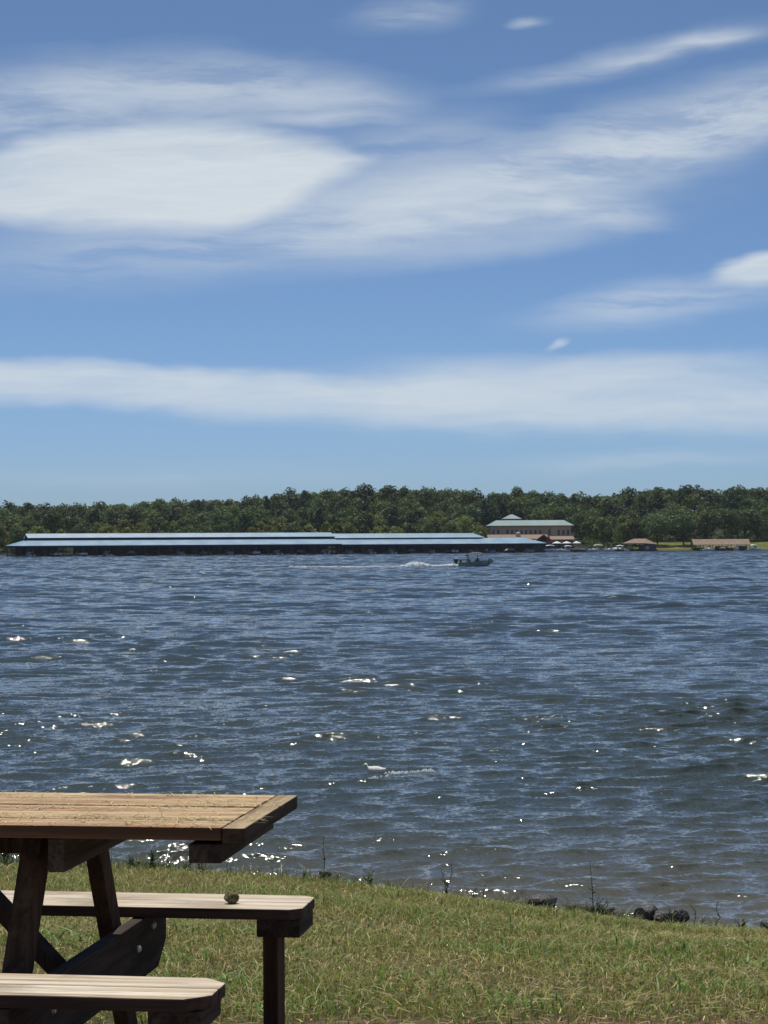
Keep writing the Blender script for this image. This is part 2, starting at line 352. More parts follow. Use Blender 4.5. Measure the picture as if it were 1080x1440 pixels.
FEATHER = mat('white_feathers', (.8,.79,.72), .8, .2, build=speck((.86,.85,.80), (.70,.68,.54), 14, bump=.3))
BILL = mat('orange_bill', (.6,.25,.04), .5, .4)
BARK = mat('bark', (.05,.04,.03), .9, .2, build=speck((.075,.058,.045), (.035,.028,.02), 1.5))
def leaf_mat(name, a, b, tr=.35):
    def f(t, p):
        oi = t.new('ShaderNodeObjectInfo').outputs['Random']; rn = t.new('ShaderNodeAttribute', attribute_name='tint').outputs['Fac']
        c = t.mix(t.math('ADD', t.math('MULTIPLY', rn, .65), t.math('MULTIPLY', oi, .35)), a, b)
        hs = t.new('ShaderNodeHueSaturation'); t.put(hs.inputs['Hue'], t.math('ADD', .482, t.math('MULTIPLY', oi, .036)))
        t.put(hs.inputs['Value'], t.math('ADD', .72, t.math('MULTIPLY', t.math('FRACT', t.math('MULTIPLY', oi, 7.31)), .62))); t.put(hs.inputs['Color'], c)
        t.put(p.inputs['Base Color'], hs.outputs[0])
        trn = t.new('ShaderNodeBsdfTranslucent'); t.put(trn.inputs[0], hs.outputs[0])
        mx = t.new('ShaderNodeMixShader'); mx.inputs[0].default_value = tr
        o = t.n['Material Output']; t.l.new(p.outputs[0], mx.inputs[1]); t.l.new(trn.outputs[0], mx.inputs[2]); t.l.new(mx.outputs[0], o.inputs[0])
    return mat(name, a, .6, .25, build=f)
LEAF = {'dark': leaf_mat('leaves_dark_green', (.062,.098,.032), (.135,.180,.062)), 'mid': leaf_mat('leaves_mid_green', (.068,.106,.030), (.145,.190,.056)),
        'olive': leaf_mat('leaves_yellow_green', (.10,.135,.030), (.23,.26,.060)), 'pine': leaf_mat('pine_needles', (.038,.066,.030), (.085,.120,.052), .1)}

# ------------------------------------------------------------------ near ground
def horizon(px): return 757 - (px-540)*roll
CP = [(-800,1180),(-300,1200),(0,1210),(200,1216),(440,1230),(620,1251),(760,1272),(900,1290),(1080,1303),(1400,1330),(1900,1350)]
CA = np.array([(p-540)/3200 for p, _ in CP]); CS = np.array([(y-horizon(p))/3200 for p, y in CP])
def crest(x):
    x = np.asarray(x, float); Yc = 15.2 - .42*np.clip(x, -12, 12)
    return Yc, 4.4 - Yc*np.interp(x/Yc, CA, CS) - .035
def ground_z(x, y):
    x = np.asarray(x, float); y = np.asarray(y, float); Yc, zc = crest(x)
    t = np.clip((y-7.0)/(Yc-7.0), 0, 1)
    z = 2.894 + (zc-2.894)*t**1.08
    z = z + .012*np.sin(x*2.1+y*.7)*np.sin(y*1.7-x*.6)*np.clip((y-6.5)/2, 0, 1)*np.clip((Yc-y)/.8, 0, 1)
    d = y - Yc
    drop = np.where(d > 0, .12*d + .62*np.clip(d, 0, 4.6)*np.clip(d/.8, 0, 1), 0)
    return np.maximum(z-drop, -1.6-.0*y)
ys = np.concatenate([np.linspace(-60, 3, 20), np.linspace(3.2, 21, 180), np.linspace(22, 60, 30), np.geomspace(66, 640, 24)])
xs = np.concatenate([-np.geomspace(600, 8.2, 26), np.linspace(-8, 8, 161), np.geomspace(8.2, 600, 26)])
X, Y = np.meshgrid(xs, ys); Z = ground_z(X, Y)
def grid_faces(nr, nc):
    i = np.arange(nr-1)[:, None]*nc + np.arange(nc-1)[None, :]; i = i.ravel()
    return np.stack([i, i+1, i+nc+1, i+nc], 1)
g = np_mesh('ground', np.stack([X, Y, Z], -1).reshape(-1, 3), grid_faces(len(ys), len(xs)), SOIL, smooth=True); g['kind'] = 'structure'

# ------------------------------------------------------------------ water
def waves(x, y, cell):
    r = np.random.default_rng(5); dx = np.zeros_like(x); dy = np.zeros_like(x); dz = np.zeros_like(x)
    for i in range(72):
        lam = .24*(2.0/.24)**r.random(); th = -math.pi/2 + .12 + r.normal(0, .34); k = 2*math.pi/lam
        st = .049*(.75 + .5*r.random())*(1 if lam < 1.3 else .8); a = st/k; ph = r.random()*6.28
        att = np.clip((lam/cell - 2.2)/2.5, 0, 1)
        kx, ky = math.cos(th)*k, math.sin(th)*k; arg = kx*x + ky*y + ph + .6*np.sin(.31*x+.17*y+i)
        dz += att*a*np.sin(arg); c = att*a*1.05*np.cos(arg); dx += math.cos(th)*c; dy += math.sin(th)*c
    grp = .65 + .55*np.clip(.5+.5*np.sin(.23*x+.11*y+.7*np.sin(.19*y)), 0, 1)*(.6+.8*np.clip(.5+.5*np.sin(.37*y-.13*x+1.3), 0, 1))
    for i in range(26):
        lam = 1.7*(6.0/1.7)**r.random(); th = -math.pi/2 + .12 + r.normal(0, .38); k = 2*math.pi/lam; st = .033; a = st/k; ph = r.random()*6.28
        att = np.clip((lam/cell - 2.2)/2.5, 0, 1)*np.clip((y-30)/120, 0, 1)
        arg = math.cos(th)*k*x + math.sin(th)*k*y + ph + .8*np.sin(.11*x+.07*y+i)
        dz += att*a*np.sin(arg); c = att*a*.9*np.cos(arg); dx += math.cos(th)*c; dy += math.sin(th)*c
    return dx*grp, dy*grp, dz*grp
rowsY = [16.5]
while rowsY[-1] < 1500: rowsY.append(rowsY[-1] + (min((.0018 if rowsY[-1] < 60 else .0024)*rowsY[-1], .40) if rowsY[-1] < 705 else rowsY[-1]*.02))
rowsY = np.array(rowsY)
ang = np.concatenate([np.linspace(-1.6, -.27, 30), np.linspace(-.255, .255, 900), np.linspace(.27, 1.6, 30)])
AA, YY = np.meshgrid(ang, rowsY); XX = AA*(YY+2.0)
cell = np.maximum(np.gradient(YY, axis=0), np.gradient(XX, axis=1)*.7)
XX = XX.astype(np.float32); YY = YY.astype(np.float32); cell = cell.astype(np.float32)
dx, dy, dz = waves(XX, YY, cell)
dz[-2:] = -.02
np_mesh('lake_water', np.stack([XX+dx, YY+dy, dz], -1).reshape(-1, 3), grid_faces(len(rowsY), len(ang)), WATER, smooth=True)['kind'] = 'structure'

def water_z(x, y): return float(waves(np.array([x], np.float32), np.array([y], np.float32), np.array([max(.05, y*.0022)], np.float32))[2][0])
# ------------------------------------------------------------------ far shore and hill
SKY_P = [(-400,712),(-120,709),(0,706),(80,706),(160,704),(250,696),(330,700),(430,686),(520,683),(580,681),(640,686),(690,688),(740,687),(790,691),(830,696),(880,688),(930,682),(1000,682),(1080,683),(1200,686),(1500,690)]
SA = np.array([(p-540)/3200 for p, _ in SKY_P]); SZ = np.array([(horizon(p)-y)/3200*850 + 4.4 for p, y in SKY_P])
def shore_y(x): return 690 + 12*np.clip((np.asarray(x, float)-50)/25, 0, 1) + 3*np.sin(np.asarray(x, float)*.05) - 12*np.clip((-np.asarray(x, float)-70)/40, 0, 1)
def hill_z(x, y):
    x = np.asarray(x, float); y = np.asarray(y, float); d = y - shore_y(x)
    top = np.interp(x/850, SA, SZ) - 10.2
    z = np.where(d < 0, np.maximum(d*.12, -1.6), np.minimum(d*.35, .55) + .11*np.clip(d-2, 0, 18))
    t = np.clip((d-16)/(850-16-shore_y(x)), 0, 1); t = t*t*(3-2*t)*.5 + t*.5
    return np.where(d < 16, z, z*(1-t) + top*t) - np.clip(d-230, 0, 400)*.03
hy = np.concatenate([np.linspace(640, 740, 60), np.linspace(744, 900, 40), np.geomspace(920, 4000, 14)])
hx = np.concatenate([-np.geomspace(1500, 190, 12), np.linspace(-180, 180, 120), np.geomspace(190, 1500, 12)])
X, Y = np.meshgrid(hx, hy)
np_mesh('hill', np.stack([X, Y, hill_z(X, Y)], -1).reshape(-1, 3), grid_faces(len(hy), len(hx)), HILL, smooth=True)['kind'] = 'structure'

# ------------------------------------------------------------------ trees of the far shore
def crown_cloud(r, cx, cz, rx, rz, nclump, nleaf, size, cone=0.0, low=0.0):
    V = []; Ti = []
    for i in range(nclump):
        u = r.normal(size=3); u /= np.linalg.norm(u); q = .62 + .30*r.random()
        zz = u[2]*q
        wd = (1-cone*max(0, (zz+1)/2)) 
        c = np.array([u[0]*q*rx*wd, u[1]*q*rx*wd, zz*rz]); cr = rx*(.26 + .16*r.random())*(.55+.45*wd); tt = r.random()
        k = int(nleaf*(.6+.8*r.random()))
        n = r.normal(size=(k, 3)); n /= np.linalg.norm(n, axis=1)[:, None]
        pos = c + n*cr*(.75+.35*r.random((k, 1)))*np.array([1, 1, .8]) + np.array([cx, 0, cz])
        t1 = r.normal(size=(k, 3)); nn = n*.7 + r.normal(size=(k, 3))*.5 + np.array([0, 0, .35]); nn /= np.linalg.norm(nn, axis=1)[:, None]
        t1 -= nn*(t1*nn).sum(1)[:, None]; t1 /= np.linalg.norm(t1, axis=1)[:, None]; t2 = np.cross(nn, t1)
        sz = size*(.6+.9*r.random((k, 1)))
        V.append(np.stack([pos-t1*sz-t2*sz*.6, pos+t1*sz-t2*sz*.6, pos+t1*sz*.7+t2*sz*.7, pos-t1*sz*.7+t2*sz*.7], 1).reshape(-1, 3))
        Ti.append(np.repeat(np.clip(tt*.6+.4*r.random(k), 0, 1), 4))
    V = np.concatenate(V); Ti = np.concatenate(Ti); F = np.arange(len(V)).reshape(-1, 4)
    return V, F, np.stack([Ti]*3+[np.ones_like(Ti)], 1)
def make_tree(kind, i):
    r = np.random.default_rng(100+i*7)
    spec = {'oak':   ('oak_tree', 'mid', 9.6, 3.9, 4.2, .15, 46, 34, .24), 'dark': ('broadleaf_tree', 'dark', 10.0, 3.7, 4.5, .2, 46, 34, .24),
            'bushy': ('bushy_tree', 'olive', 7.6, 3.3, 3.6, .3, 40, 34, .22), 'pine': ('pine_tree', 'pine', 11.0, 2.7, 4.6, .5, 40, 32, .2),
            'shore': ('shore_tree', 'dark', 10.4, 4.3, 3.5, .1, 46, 34, .24)}[kind]
    nm, lf, H, rx, rz, cone, nc, nl, sz = spec
    root = empty(nm)
    tr = MB(); lean = r.normal(0, .25, 2); zc = H - rz
    pts = [(0, 0, -.6), (lean[0]*.3, lean[1]*.3, H*.3), (lean[0]*.7, lean[1]*.7, H*.6), (lean[0], lean[1], H*.86)]
    tr.tube(pts, [.26, .2, .13, .05], 7)
    for k in range(7):
        a = r.random()*6.28; h = H*(.34+.4*r.random()); ln = rx*(.5+.35*r.random())
        tr.tube([(lean[0]*.5, lean[1]*.5, h), (math.cos(a)*ln*.5, math.sin(a)*ln*.5, h+ln*.35), (math.cos(a)*ln, math.sin(a)*ln, h+ln*.6)], [.09, .06, .025], 5)
    tr.build('trunk', BARK, root)
    V, F, C = crown_cloud(r, lean[0]*.6, zc+.1, rx, rz, nc, nl, sz, cone)
    np_mesh('crown', V, F, LEAF[lf], root, colors=C)
    return root
protos = {k: [make_tree(k, i*5+j) for j in range(n)] for i, (k, n) in enumerate((('oak', 3), ('dark', 3), ('bushy', 3), ('pine', 2), ('shore', 3)))}
KW = {'oak': 'rounded mid green oak', 'dark': 'tall dark broadleaf tree', 'bushy': 'bushy yellow-green tree', 'pine': 'slim dark pine', 'shore': 'wide dark tree'}
def landmark(px):
    for lim, s in ((25, 'left of the marina'), (120, "behind the long dock's left end"), (240, 'behind the long dock, left part'), (360, "behind the long dock's middle"),
                   (480, 'behind the long dock, right part'), (600, 'behind the second dock, left half'), (690, 'behind the second dock, right half'),
                   (800, 'behind the restaurant'), (870, 'just right of the restaurant'), (930, 'behind the small boathouse'), (972, 'between boathouse and boat shed'), (1060, 'behind the open boat shed')):
        if px < lim: return s
    return 'right of the boat shed'
used = set(); rows = [(7, 'at the waterside'), (20, 'near the water'), (37, 'low on the slope'), (57, 'mid slope'), (82, 'high on the slope'), (112, 'just below the ridge'), (150, 'on the skyline')]
ntree = 0
for ri, (off, where) in enumerate(rows):
    half = (700+off)*.176 + 3; n = int(2*half/6.3) if ri < 6 else int(2*half/5.2); tr_ = random.Random(40+ri)
    for j in range(n):
        x = -half + (j+.5)*2*half/n + tr_.uniform(-1.7, 1.7); sy = float(shore_y(x)); y = sy + off + tr_.uniform(-3.5, 3.5)*(1 if ri else .4)
        px = 540 + x/y*3200
        if 676 < px < 818 and off < 50: continue                     # restaurant and its yard
        if ri == 0 and px > 905 and tr_.random() < .30: continue
        if ri == 0 and px > 818: y = sy + off + 6
        if ri == 1 and px > 905: y += 6
        if ri == 0: kind = 'shore' if px > 925 else tr_.choice(['bushy', 'bushy', 'oak', 'bushy', 'dark'])
        elif ri == 1: kind = tr_.choice(['bushy', 'oak', 'bushy', 'dark'] if px < 900 else ['dark', 'oak', 'shore'])
        elif ri < 4: kind = tr_.choice(['oak', 'dark', 'oak', 'bushy', 'bushy', 'pine'] if px < 620 else ['oak', 'dark', 'dark', 'bushy', 'pine'])
        else: kind = tr_.choice(['dark', 'oak', 'dark', 'oak', 'pine'] if ri < 6 else ['dark', 'oak', 'oak'])
        pk = tr_.randrange(len(protos[kind])); pr = protos[kind][pk]
        if (kind, pk) in used: o = copy_tree(pr)
        else: o = pr; used.add((kind, pk))
        s = tr_.uniform(.86, 1.16)*(.92 if ri == 0 else 1) if ri < 6 else tr_.uniform(.86, 1.14)
        o.location = (x, y, float(hill_z(x, y))-.05); o.rotation_euler = (0, 0, tr_.uniform(0, 6.28)); o.scale = (s*tr_.uniform(.95, 1.15), s*tr_.uniform(.95, 1.15), s*tr_.uniform(.93, 1.04))
        tag(o, f'{KW[kind]} {where} {landmark(px)}', 'tree', f'{KW[kind]}s {where} {landmark(px)}'); ntree += 1
print('trees', ntree)
for k in protos:
    for pk, pr in enumerate(protos[k]):
        if (k, pk) not in used:
            for c in list(pr.children): bpy.data.objects.remove(c)
            bpy.data.objects.remove(pr)
# the rest of the wood, beyond the sides of the view and over the ridge, and the brush under the trees
Vs, Fs, Cs = [], [], []; nb = 0; r = np.random.default_rng(77)
def add_crown(x, y, z, rx, rz, nc, nl, sz):
    global nb
    V, F, C = crown_cloud(r, 0, 0, rx, rz, nc, nl, sz, .2); V = V + np.array([x, y, z]); Vs.append(V); Fs.append(F+nb); Cs.append(C); nb += len(V)
for i in range(170):
    side = -1 if r.random() < .5 else 1; x = side*r.uniform(132, 330); y = float(shore_y(x)) + r.uniform(6, 160)
    add_crown(x, y, float(hill_z(x, y))+5.5, 4.4, 5, 12, 14, .6)
for i in range(260):
    x = r.uniform(-175, 175); y = 856 + r.uniform(0, 50); add_crown(x, y, float(hill_z(x, y))+5.2, 4.2, 3.9, 16, 20, .40)
for i in range(240):
    x = r.uniform(-170, 170); y = 835 + r.uniform(0, 75); add_crown(x, y, float(hill_z(x, y))+1.8, 3.6, 2.4, 9, 16, .42)
np_mesh('forest', np.concatenate(Vs), np.concatenate(Fs), LEAF['dark'], colors=np.concatenate(Cs))
tag(bpy.data.objects['forest'], 'dense dark wood running on over the ridge beyond the trees', 'forest', kind='stuff')
Vs, Fs, Cs = [], [], []; nb = 0
for i in range(420):
    x = r.uniform(-150, 150); sy = float(shore_y(x)); px = 540 + x/sy*3200
    d = r.choice([r.uniform(3, 14), r.uniform(14, 45)])
    if 672 < px < 822: d = r.uniform(28, 60)
    if px > 922: d = r.uniform(22, 45)
    y = sy + d; add_crown(x, y, float(hill_z(x, y))+.8, 1.9, 1.5, 7, 12, .24)
np_mesh('undergrowth', np.concatenate(Vs), np.concatenate(Fs), LEAF['mid'], colors=np.concatenate(Cs))
tag(bpy.data.objects['undergrowth'], 'low green brush under the trees along the far shore', 'undergrowth', kind='stuff')

# ------------------------------------------------------------------ marina docks
def roof_panel(mb, quad, th=.10):                 # sloping polygon with thickness
    n = len(quad); vs = [tuple(q) for q in quad] + [(x, y, z-th) for x, y, z in quad]
    mb.add(vs, [tuple(range(n)), tuple(range(2*n-1, n-1, -1))] + [(i, n+i, n+(i+1) % n, (i+1) % n) for i in range(n)])
def covered_dock(P0, ang, L, ze, zt, ze2, zr, ua, ub, uslope, bay, label, hips=(1, 1)):
    root = empty('covered_dock', (P0[0], P0[1], 0), ang, label, 'marina dock')
    D = 15.0; a = 4.4 if hips[0] else .0; b = 4.4 if hips[1] else .0
    m = MB()
    roof_panel(m, [(0,0,ze),(L,0,ze),(L-b,5.7,zt),(a,5.7,zt)]); roof_panel(m, [(L,D,ze),(0,D,ze),(a,9.3,zt),(L-b,9.3,zt)])
    if hips[0]: roof_panel(m, [(0,D,ze),(0,0,ze),(a,5.7,zt),(a,9.3,zt)])
    if hips[1]: roof_panel(m, [(L,0,ze),(L,D,ze),(L-b,9.3,zt),(L-b,5.7,zt)])
    m.build('lower_roof', ROOF_BLUE, root)
    m = MB(); roof_panel(m, [(ua,4.9,ze2),(ub,4.9,ze2),(ub-uslope,7.5,zr),(ua,7.5,zr)]); roof_panel(m, [(ub,10.1,ze2),(ua,10.1,ze2),(ua,7.5,zr),(ub-uslope,7.5,zr)])
    m.build('upper_roof', ROOF_BLUE, root)
    m = MB(); m.box(ua+.3, ub-.6, 5.72, 5.82, zt-.25, ze2+.2); m.box(ua+.3, ub-.6, 9.18, 9.28, zt-.25, ze2+.2); m.build('clerestory', NAVY, root)
    m = MB(); m.box(.1, L-.1, .12, .30, ze-.55, ze-.13); m.box(.1, L-.1, D-.30, D-.12, ze-.55, ze-.13); m.build('fascia', NAVY, root)
    n = int(L/bay)
    for i in range(n+1):
        x = .4 + i*(L-.8)/n
        p = MB(); p.tube([(x, .75, -1.4), (x, .75, ze-.14)], .085, 8)
        if i % 2 == 0 and i: p.tube([(x-.55, .75, -1.4), (x-.55, .75, ze-.14)], .07, 8)
        p.build('post', POST, root)
    m = MB()
    for i in range(0, n+1, 2):
        x = .4 + i*(L-.8)/n
        for yy in (5.8, 9.2, 14.4): m.tube([(x, yy, -1.4), (x, yy, ze+.1)], .1, 6)
        m.box(x-.06, x+.06, .5, 14.5, ze-.12+.0, ze-.02)
    m.build('frame', POST, root)
    m = MB(); m.box(.2, L-.2, 6.8, 8.4, .22, .5)
    for i in range(0, n+1, 2):
        x = .4 + i*(L-.8)/n; m.box(x-.45, x+.35, .6, 6.8, .2, .47); m.box(x-.45, x+.35, 8.4, 14.4, .2, .47)
    m.build('walkway', DECK, root)
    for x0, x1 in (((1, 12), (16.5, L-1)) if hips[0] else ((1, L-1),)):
        m = MB(); m.box(x0, x1, 7.5, 7.62, .505, ze+.2); m.build('shade_panel', SHADE_PANEL, root)  # added dark panel, stands in for the shaded dock interior
    return root, n
P0 = (-94.8, 590.3); ANG = math.atan2(60.3, 145); LT = math.hypot(60.3, 145)-1.6
e = Vector((math.cos(ANG), math.sin(ANG), 0)); nrm = Vector((-math.sin(ANG), math.cos(ANG), 0))
dockA, nA = covered_dock(P0, ANG, 90.0, 2.95, 4.55, 5.0, 6.1, 3.6, 90.1, .3, 3.4, 'long blue-grey roofed boat dock on posts at the left of the marina', (1, 0))
P1 = (P0[0]+e.x*90.2, P0[1]+e.y*90.2)
dockB, nB = covered_dock(P1, ANG, LT-92.7, 2.80, 4.34, 4.56, 5.76, -.3, 45.5, 2.6, 3.1, 'second blue-grey roofed boat dock reaching toward the tan restaurant', (0, 1))

# ------------------------------------------------------------------ boats
def hull_loft(L, B, fb, draft, rake=.9, deck=.12, n=14, flat=.0):
    rings = []
    for i in range(n+1):
        t = i/n; x = -L/2 + t*L; b = B/2*(1 - max(0, (t-.45)/.55)**2.3)*(.92+.08*min(1, t*4)); b = max(b, .02)
        kz = -draft + (draft+fb*.75)*max(0, (t-.72)/.28)**1.8; sh = fb*(.86+.30*t**1.6)
        cz = kz*.35 + sh*.18; xo = x + rake*0
        fl = sh - deck
        rings.append([(xo, 0, kz), (xo, b*.80, min(cz, sh-.02)), (xo, b, sh), (xo, b*.93, sh), (xo, b*.90, fl if t < .93 else sh-.01), (xo, -b*.90, fl if t < .93 else sh-.01), (xo, -b*.93, sh), (xo, -b, sh), (xo, -b*.80, min(cz, sh-.02))])
    return rings
def outboard(parent, x, z, s=1.0):
    m = MB(); pts = [(-.22,-.17),(.20,-.19),(.26,0),(.20,.19),(-.22,.17),(-.3,0)]
    rings = [[(x+px*s*k, py*s*k, z+zz*s) for px, py in pts] for zz, k in ((.0, .75), (.12, 1), (.42, 1), (.56, .8), (.60, .4))]
    m.loft(rings); o = m.build('outboard_motor', BLACK, parent, bevel=.01)
    m = MB(); m.box(x-.09*s, x+.09*s, -.06*s, .06*s, z-.75*s, z+.05*s); m.box(x-.24*s, x+.14*s, -.10*s, .10*s, z-.52*s, z-.48*s)
    for k in range(3):
        a = k*2.09; m.bar((x-.16*s, 0, z-.68*s), (x-.18*s, math.cos(a)*.17*s, z-.68*s+math.sin(a)*.17*s), .08*s, .02*s, (1, 0, 0))
    m.build('motor_leg', BLACK, o)
def bimini(parent, x0, x1, z, w, mt, name='canopy', arch=.22):
    m = MB(); n = 8; vs = []; fs = []
    for i in range(n+1):
        for j in range(7):
            t = i/n; u = j/6*2-1; zz = z + arch*(1-(2*t-1)**2) - .16*u*u
            vs.append((x0+(x1-x0)*t, u*w/2, zz))
    for i in range(n):
        for j in range(6): q = i*7+j; fs.append((q, q+1, q+8, q+7))
    k = len(vs); vs += [(a, b, c-.04) for a, b, c in vs]; fs += [tuple(i+k for i in f[::-1]) for f in fs[:]]
    m.add(vs, fs)
    o = m.build(name, mt, parent, smooth=True)
    f = MB(); xm = (x0+x1)/2
    for s in (-1, 1):
        f.tube([(xm-.2, s*w*.48, .55), (x0+.05, s*w*.49, z-.14)], .022, 6); f.tube([(xm+.1, s*w*.48, .55), (x1-.05, s*w*.49, z-.14)], .022, 6); f.tube([(xm, s*w*.48, .55), (xm, s*w*.49, z+arch-.18)], .022, 6)
    f.build('canopy_frame', ALU, o)
def motorboat(hullmat, cover=None, top=None, L=6.2, B=2.3):
    root = empty('motorboat')
    m = MB(); m.loft(hull_loft(L, B, .85, .35, deck=.12)); m.build('hull', hullmat, root, smooth=False, bevel=.01)
    d = MB(); d.loft([[(x, -w/2, .80), (x, w/2, .80), (x, w/2*.85, .80+h), (x, -w/2*.85, .80+h)] for x, w, h in ((-1.0, 1.8, .12), (0, 1.8, .35), (.5, 1.7, .62), (1.3, 1.2, .30), (2.4, .5, .10))])
    d.build('deck', WHITE, root, bevel=.02)
    if cover:
        c = MB(); c.loft([[(x, -w/2, .9), (x, w/2, .9), (x, w/4, .9+h), (x, -w/4, .9+h)] for x, w, h in ((-2.9, 1.9, .15), (-1.5, 2.1, .5), (.2, 2.1, .75), (1.4, 1.7, .5), (2.4, .9, .2))]); c.build('cover', cover, root, bevel=.03)
    else:
        wd = MB(); wd.loft([[(x, -.8, z), (x, .8, z), (x-.02, .8, z), (x-.02, -.8, z)] for x, z in ((.75, 1.3), (.35, 1.85))]); wd.build('windshield', GLASS, root)
        s = MB()
        for sy_ in (-.5, .5): s.box(-1.2, -.7, sy_-.3, sy_+.3, .75, 1.15); s.box(-1.32, -1.2, sy_-.3, sy_+.3, .75, 1.65)
        s.build('seats', CREAM, root, bevel=.04)
    if top: bimini(root, -1.8, .9, 2.2, 2.0, top)
    outboard(root, -L/2-.2, .75)
    return root
def pontoon(top):
    root = empty('pontoon_boat')
    for s in (-1, 1):
        m = MB(); m.tube([(-3.6, s*.9, .15), (-3.3, s*.9, .15), (2.9, s*.9, .15), (3.4, s*.9, .25), (3.7, s*.9, .4)], [.1, .3, .3, .22, .05], 10); m.build('pontoon', ALU, root)
    m = MB(); m.box(-3.5, 3.5, -1.25, 1.25, .46, .56); m.build('deck', DECK, root)
    m = MB(); m.box(-3.3, 3.3, -1.22, -1.18, .6, 1.25); m.box(-3.3, 3.3, 1.18, 1.22, .6, 1.25); m.box(3.26, 3.3, -1.17, 1.17, .6, 1.25); m.build('side_rail', WHITE, root)
    m = MB(); m.box(-3.0, -1.2, .55, 1.15, .56, 1.05); m.box(.8, 2.9, -1.15, -.55, .56, 1.05); m.box(-.3, .2, .3, 1.0, .56, 1.5); m.build('seats', CREAM, root, bevel=.04)
    bimini(root, -2.8, .4, 2.45, 2.35, top); outboard(root, -3.7, .8)
    return root
kinds = [motorboat(WHITE, BLUECANVAS), motorboat(WHITE, None, WHITECANVAS), motorboat(NAVYHULL, WHITECANVAS), motorboat(WHITE), motorboat(REDHULL, CANVAS), pontoon(CANVAS), pontoon(WHITECANVAS)]
KN = ['white motorboat under a blue cover', 'white motorboat with a white canopy', 'navy motorboat under a white cover', 'open white motorboat with pale seats', 'maroon motorboat under a grey cover', 'pontoon boat with a grey canopy', 'pontoon boat with a white canopy']
kused = set()
def put_boat(k, loc, rz, label, group, s=1.0):
    if k in kused: o = copy_tree(kinds[k])
    else: o = kinds[k]; kused.add(k)
    o.location = loc; o.rotation_euler = (0, 0, rz); o.scale = (s, s, s); tag(o, label, 'boat', group); return o
br = random.Random(3)
ordn = ['first','second','third','fourth','fifth','sixth','seventh','eighth','ninth','tenth','eleventh','twelfth','thirteenth','fourteenth','fifteenth']
def fill(P, L, n, dn, cnt, grp):
    c = 0; i = 0
    while c < cnt and i < n-1:
        x = .4 + (i+1)*(L-.8)/n; k = br.choice([0, 1, 3, 4, 5, 2, 3]); s = .88 if k < 5 else .80
        q = Vector((P[0], P[1], 0)) + e*x + nrm*(3.6 + br.uniform(-.4, .4))
        put_boat(k, (q.x, q.y, .0), ANG + math.pi/2*(1 if br.random() < .5 else -1), f'{KN[k]} moored {ordn[c]} from the left in {dn}', grp, s)
        c += 1; i += 2
fill(P0, 90.0, nA, 'the long dock', 13, 'boats moored under the long marina dock')
fill(P1, LT-92.7, nB, 'the second dock', 10, 'boats moored under the second marina dock')
# open moorings right of the docks
spots = [(777, 681, 6, .3), (790, 678, 3, 2.9), (800, 684, 1, .1), (812, 679, 4, 3.0), (822, 686, 0, .4), (834, 683, 3, 2.8), (845, 690, 6, .1), (856, 686, 3, .3), (866, 690, 2, 2.7), (873, 688, 1, .2)]
for i, (px, yy, k, rz) in enumerate(spots):
    x = (px-540)/3200*yy
    put_boat(k, (x, yy, 0), rz, f'{KN[k]} at the quay, {ordn[i]} from the left', 'boats at the open mooring beside the restaurant', .82)
for i, (px, yy, k, rz) in enumerate([(996, 694, 3, .5), (1016, 697, 4, -1.2), (1035, 697, 0, -1.5), (1060, 694, 1, .4)]):
    put_boat(k, ((px-540)/3200*yy, yy, 0), rz, f'{KN[k]} beside the open boat shed, {ordn[i]} from the left', 'boats beside the open boat shed', .8)

# ------------------------------------------------------------------ restaurant and shore buildings
def hip_roof(mb, x0, x1, y0, y1, ze, zr, inset, th=.15):
    ym = (y0+y1)/2; dy_ = min(inset, (y1-y0)/2-.01)
    a, b = (x0+inset, y0+dy_), (x1-inset, y1-dy_)
    roof_panel(mb, [(x0,y0,ze),(x1,y0,ze),(b[0],a[1],zr),(a[0],a[1],zr)], th); roof_panel(mb, [(x1,y0,ze),(x1,y1,ze),(b[0],b[1],zr),(b[0],a[1],zr)], th)
    roof_panel(mb, [(x1,y1,ze),(x0,y1,ze),(a[0],b[1],zr),(b[0],b[1],zr)], th); roof_panel(mb, [(x0,y1,ze),(x0,y0,ze),(a[0],a[1],zr),(a[0],b[1],zr)], th)
    mb.add([(a[0],a[1],zr),(b[0],a[1],zr),(b[0],b[1],zr),(a[0],b[1],zr)], [(0,1,2,3)])
RY = 700.0
pl = at(690, 760, RY); pr_ = at(803, 760, RY); rest = empty('restaurant', (pl.x, RY, 3.0), 0, 'tan restaurant with pale green hip roof and cupola on the far shore', 'building')
Wd = pr_.x - pl.x; hz = lambda py: at(745, py, RY).z - 3.0
ze_ = hz(739); zr_ = hz(731.5)
m = MB(); m.box(0, Wd, 0, 14, -1.2, ze_-.25); m.build('wall', STUCCO, rest)
m = MB(); hip_roof(m, -.9, Wd+.9, -.9, 14.9, ze_, zr_+.0, 2.9); m.build('roof', ROOF_GREEN, rest)
m = MB(); cx = at(721, 730, RY).x - pl.x; m.box(cx-1.9, cx+1.9, 4, 8, zr_-.4, hz(731)+.4); m.build('cupola', STUCCO, rest)
ob = bpy.data.objects[-1] if False else [o for o in rest.children if o.name.startswith('cupola')][0]
m = MB(); hip_roof(m, cx-3.0, cx+3.0, 3, 9, hz(731)+.4, hz(724.3)+.3, 2.7); m.build('cupola_roof', ROOF_GREEN, ob)
wr = random.Random(8)
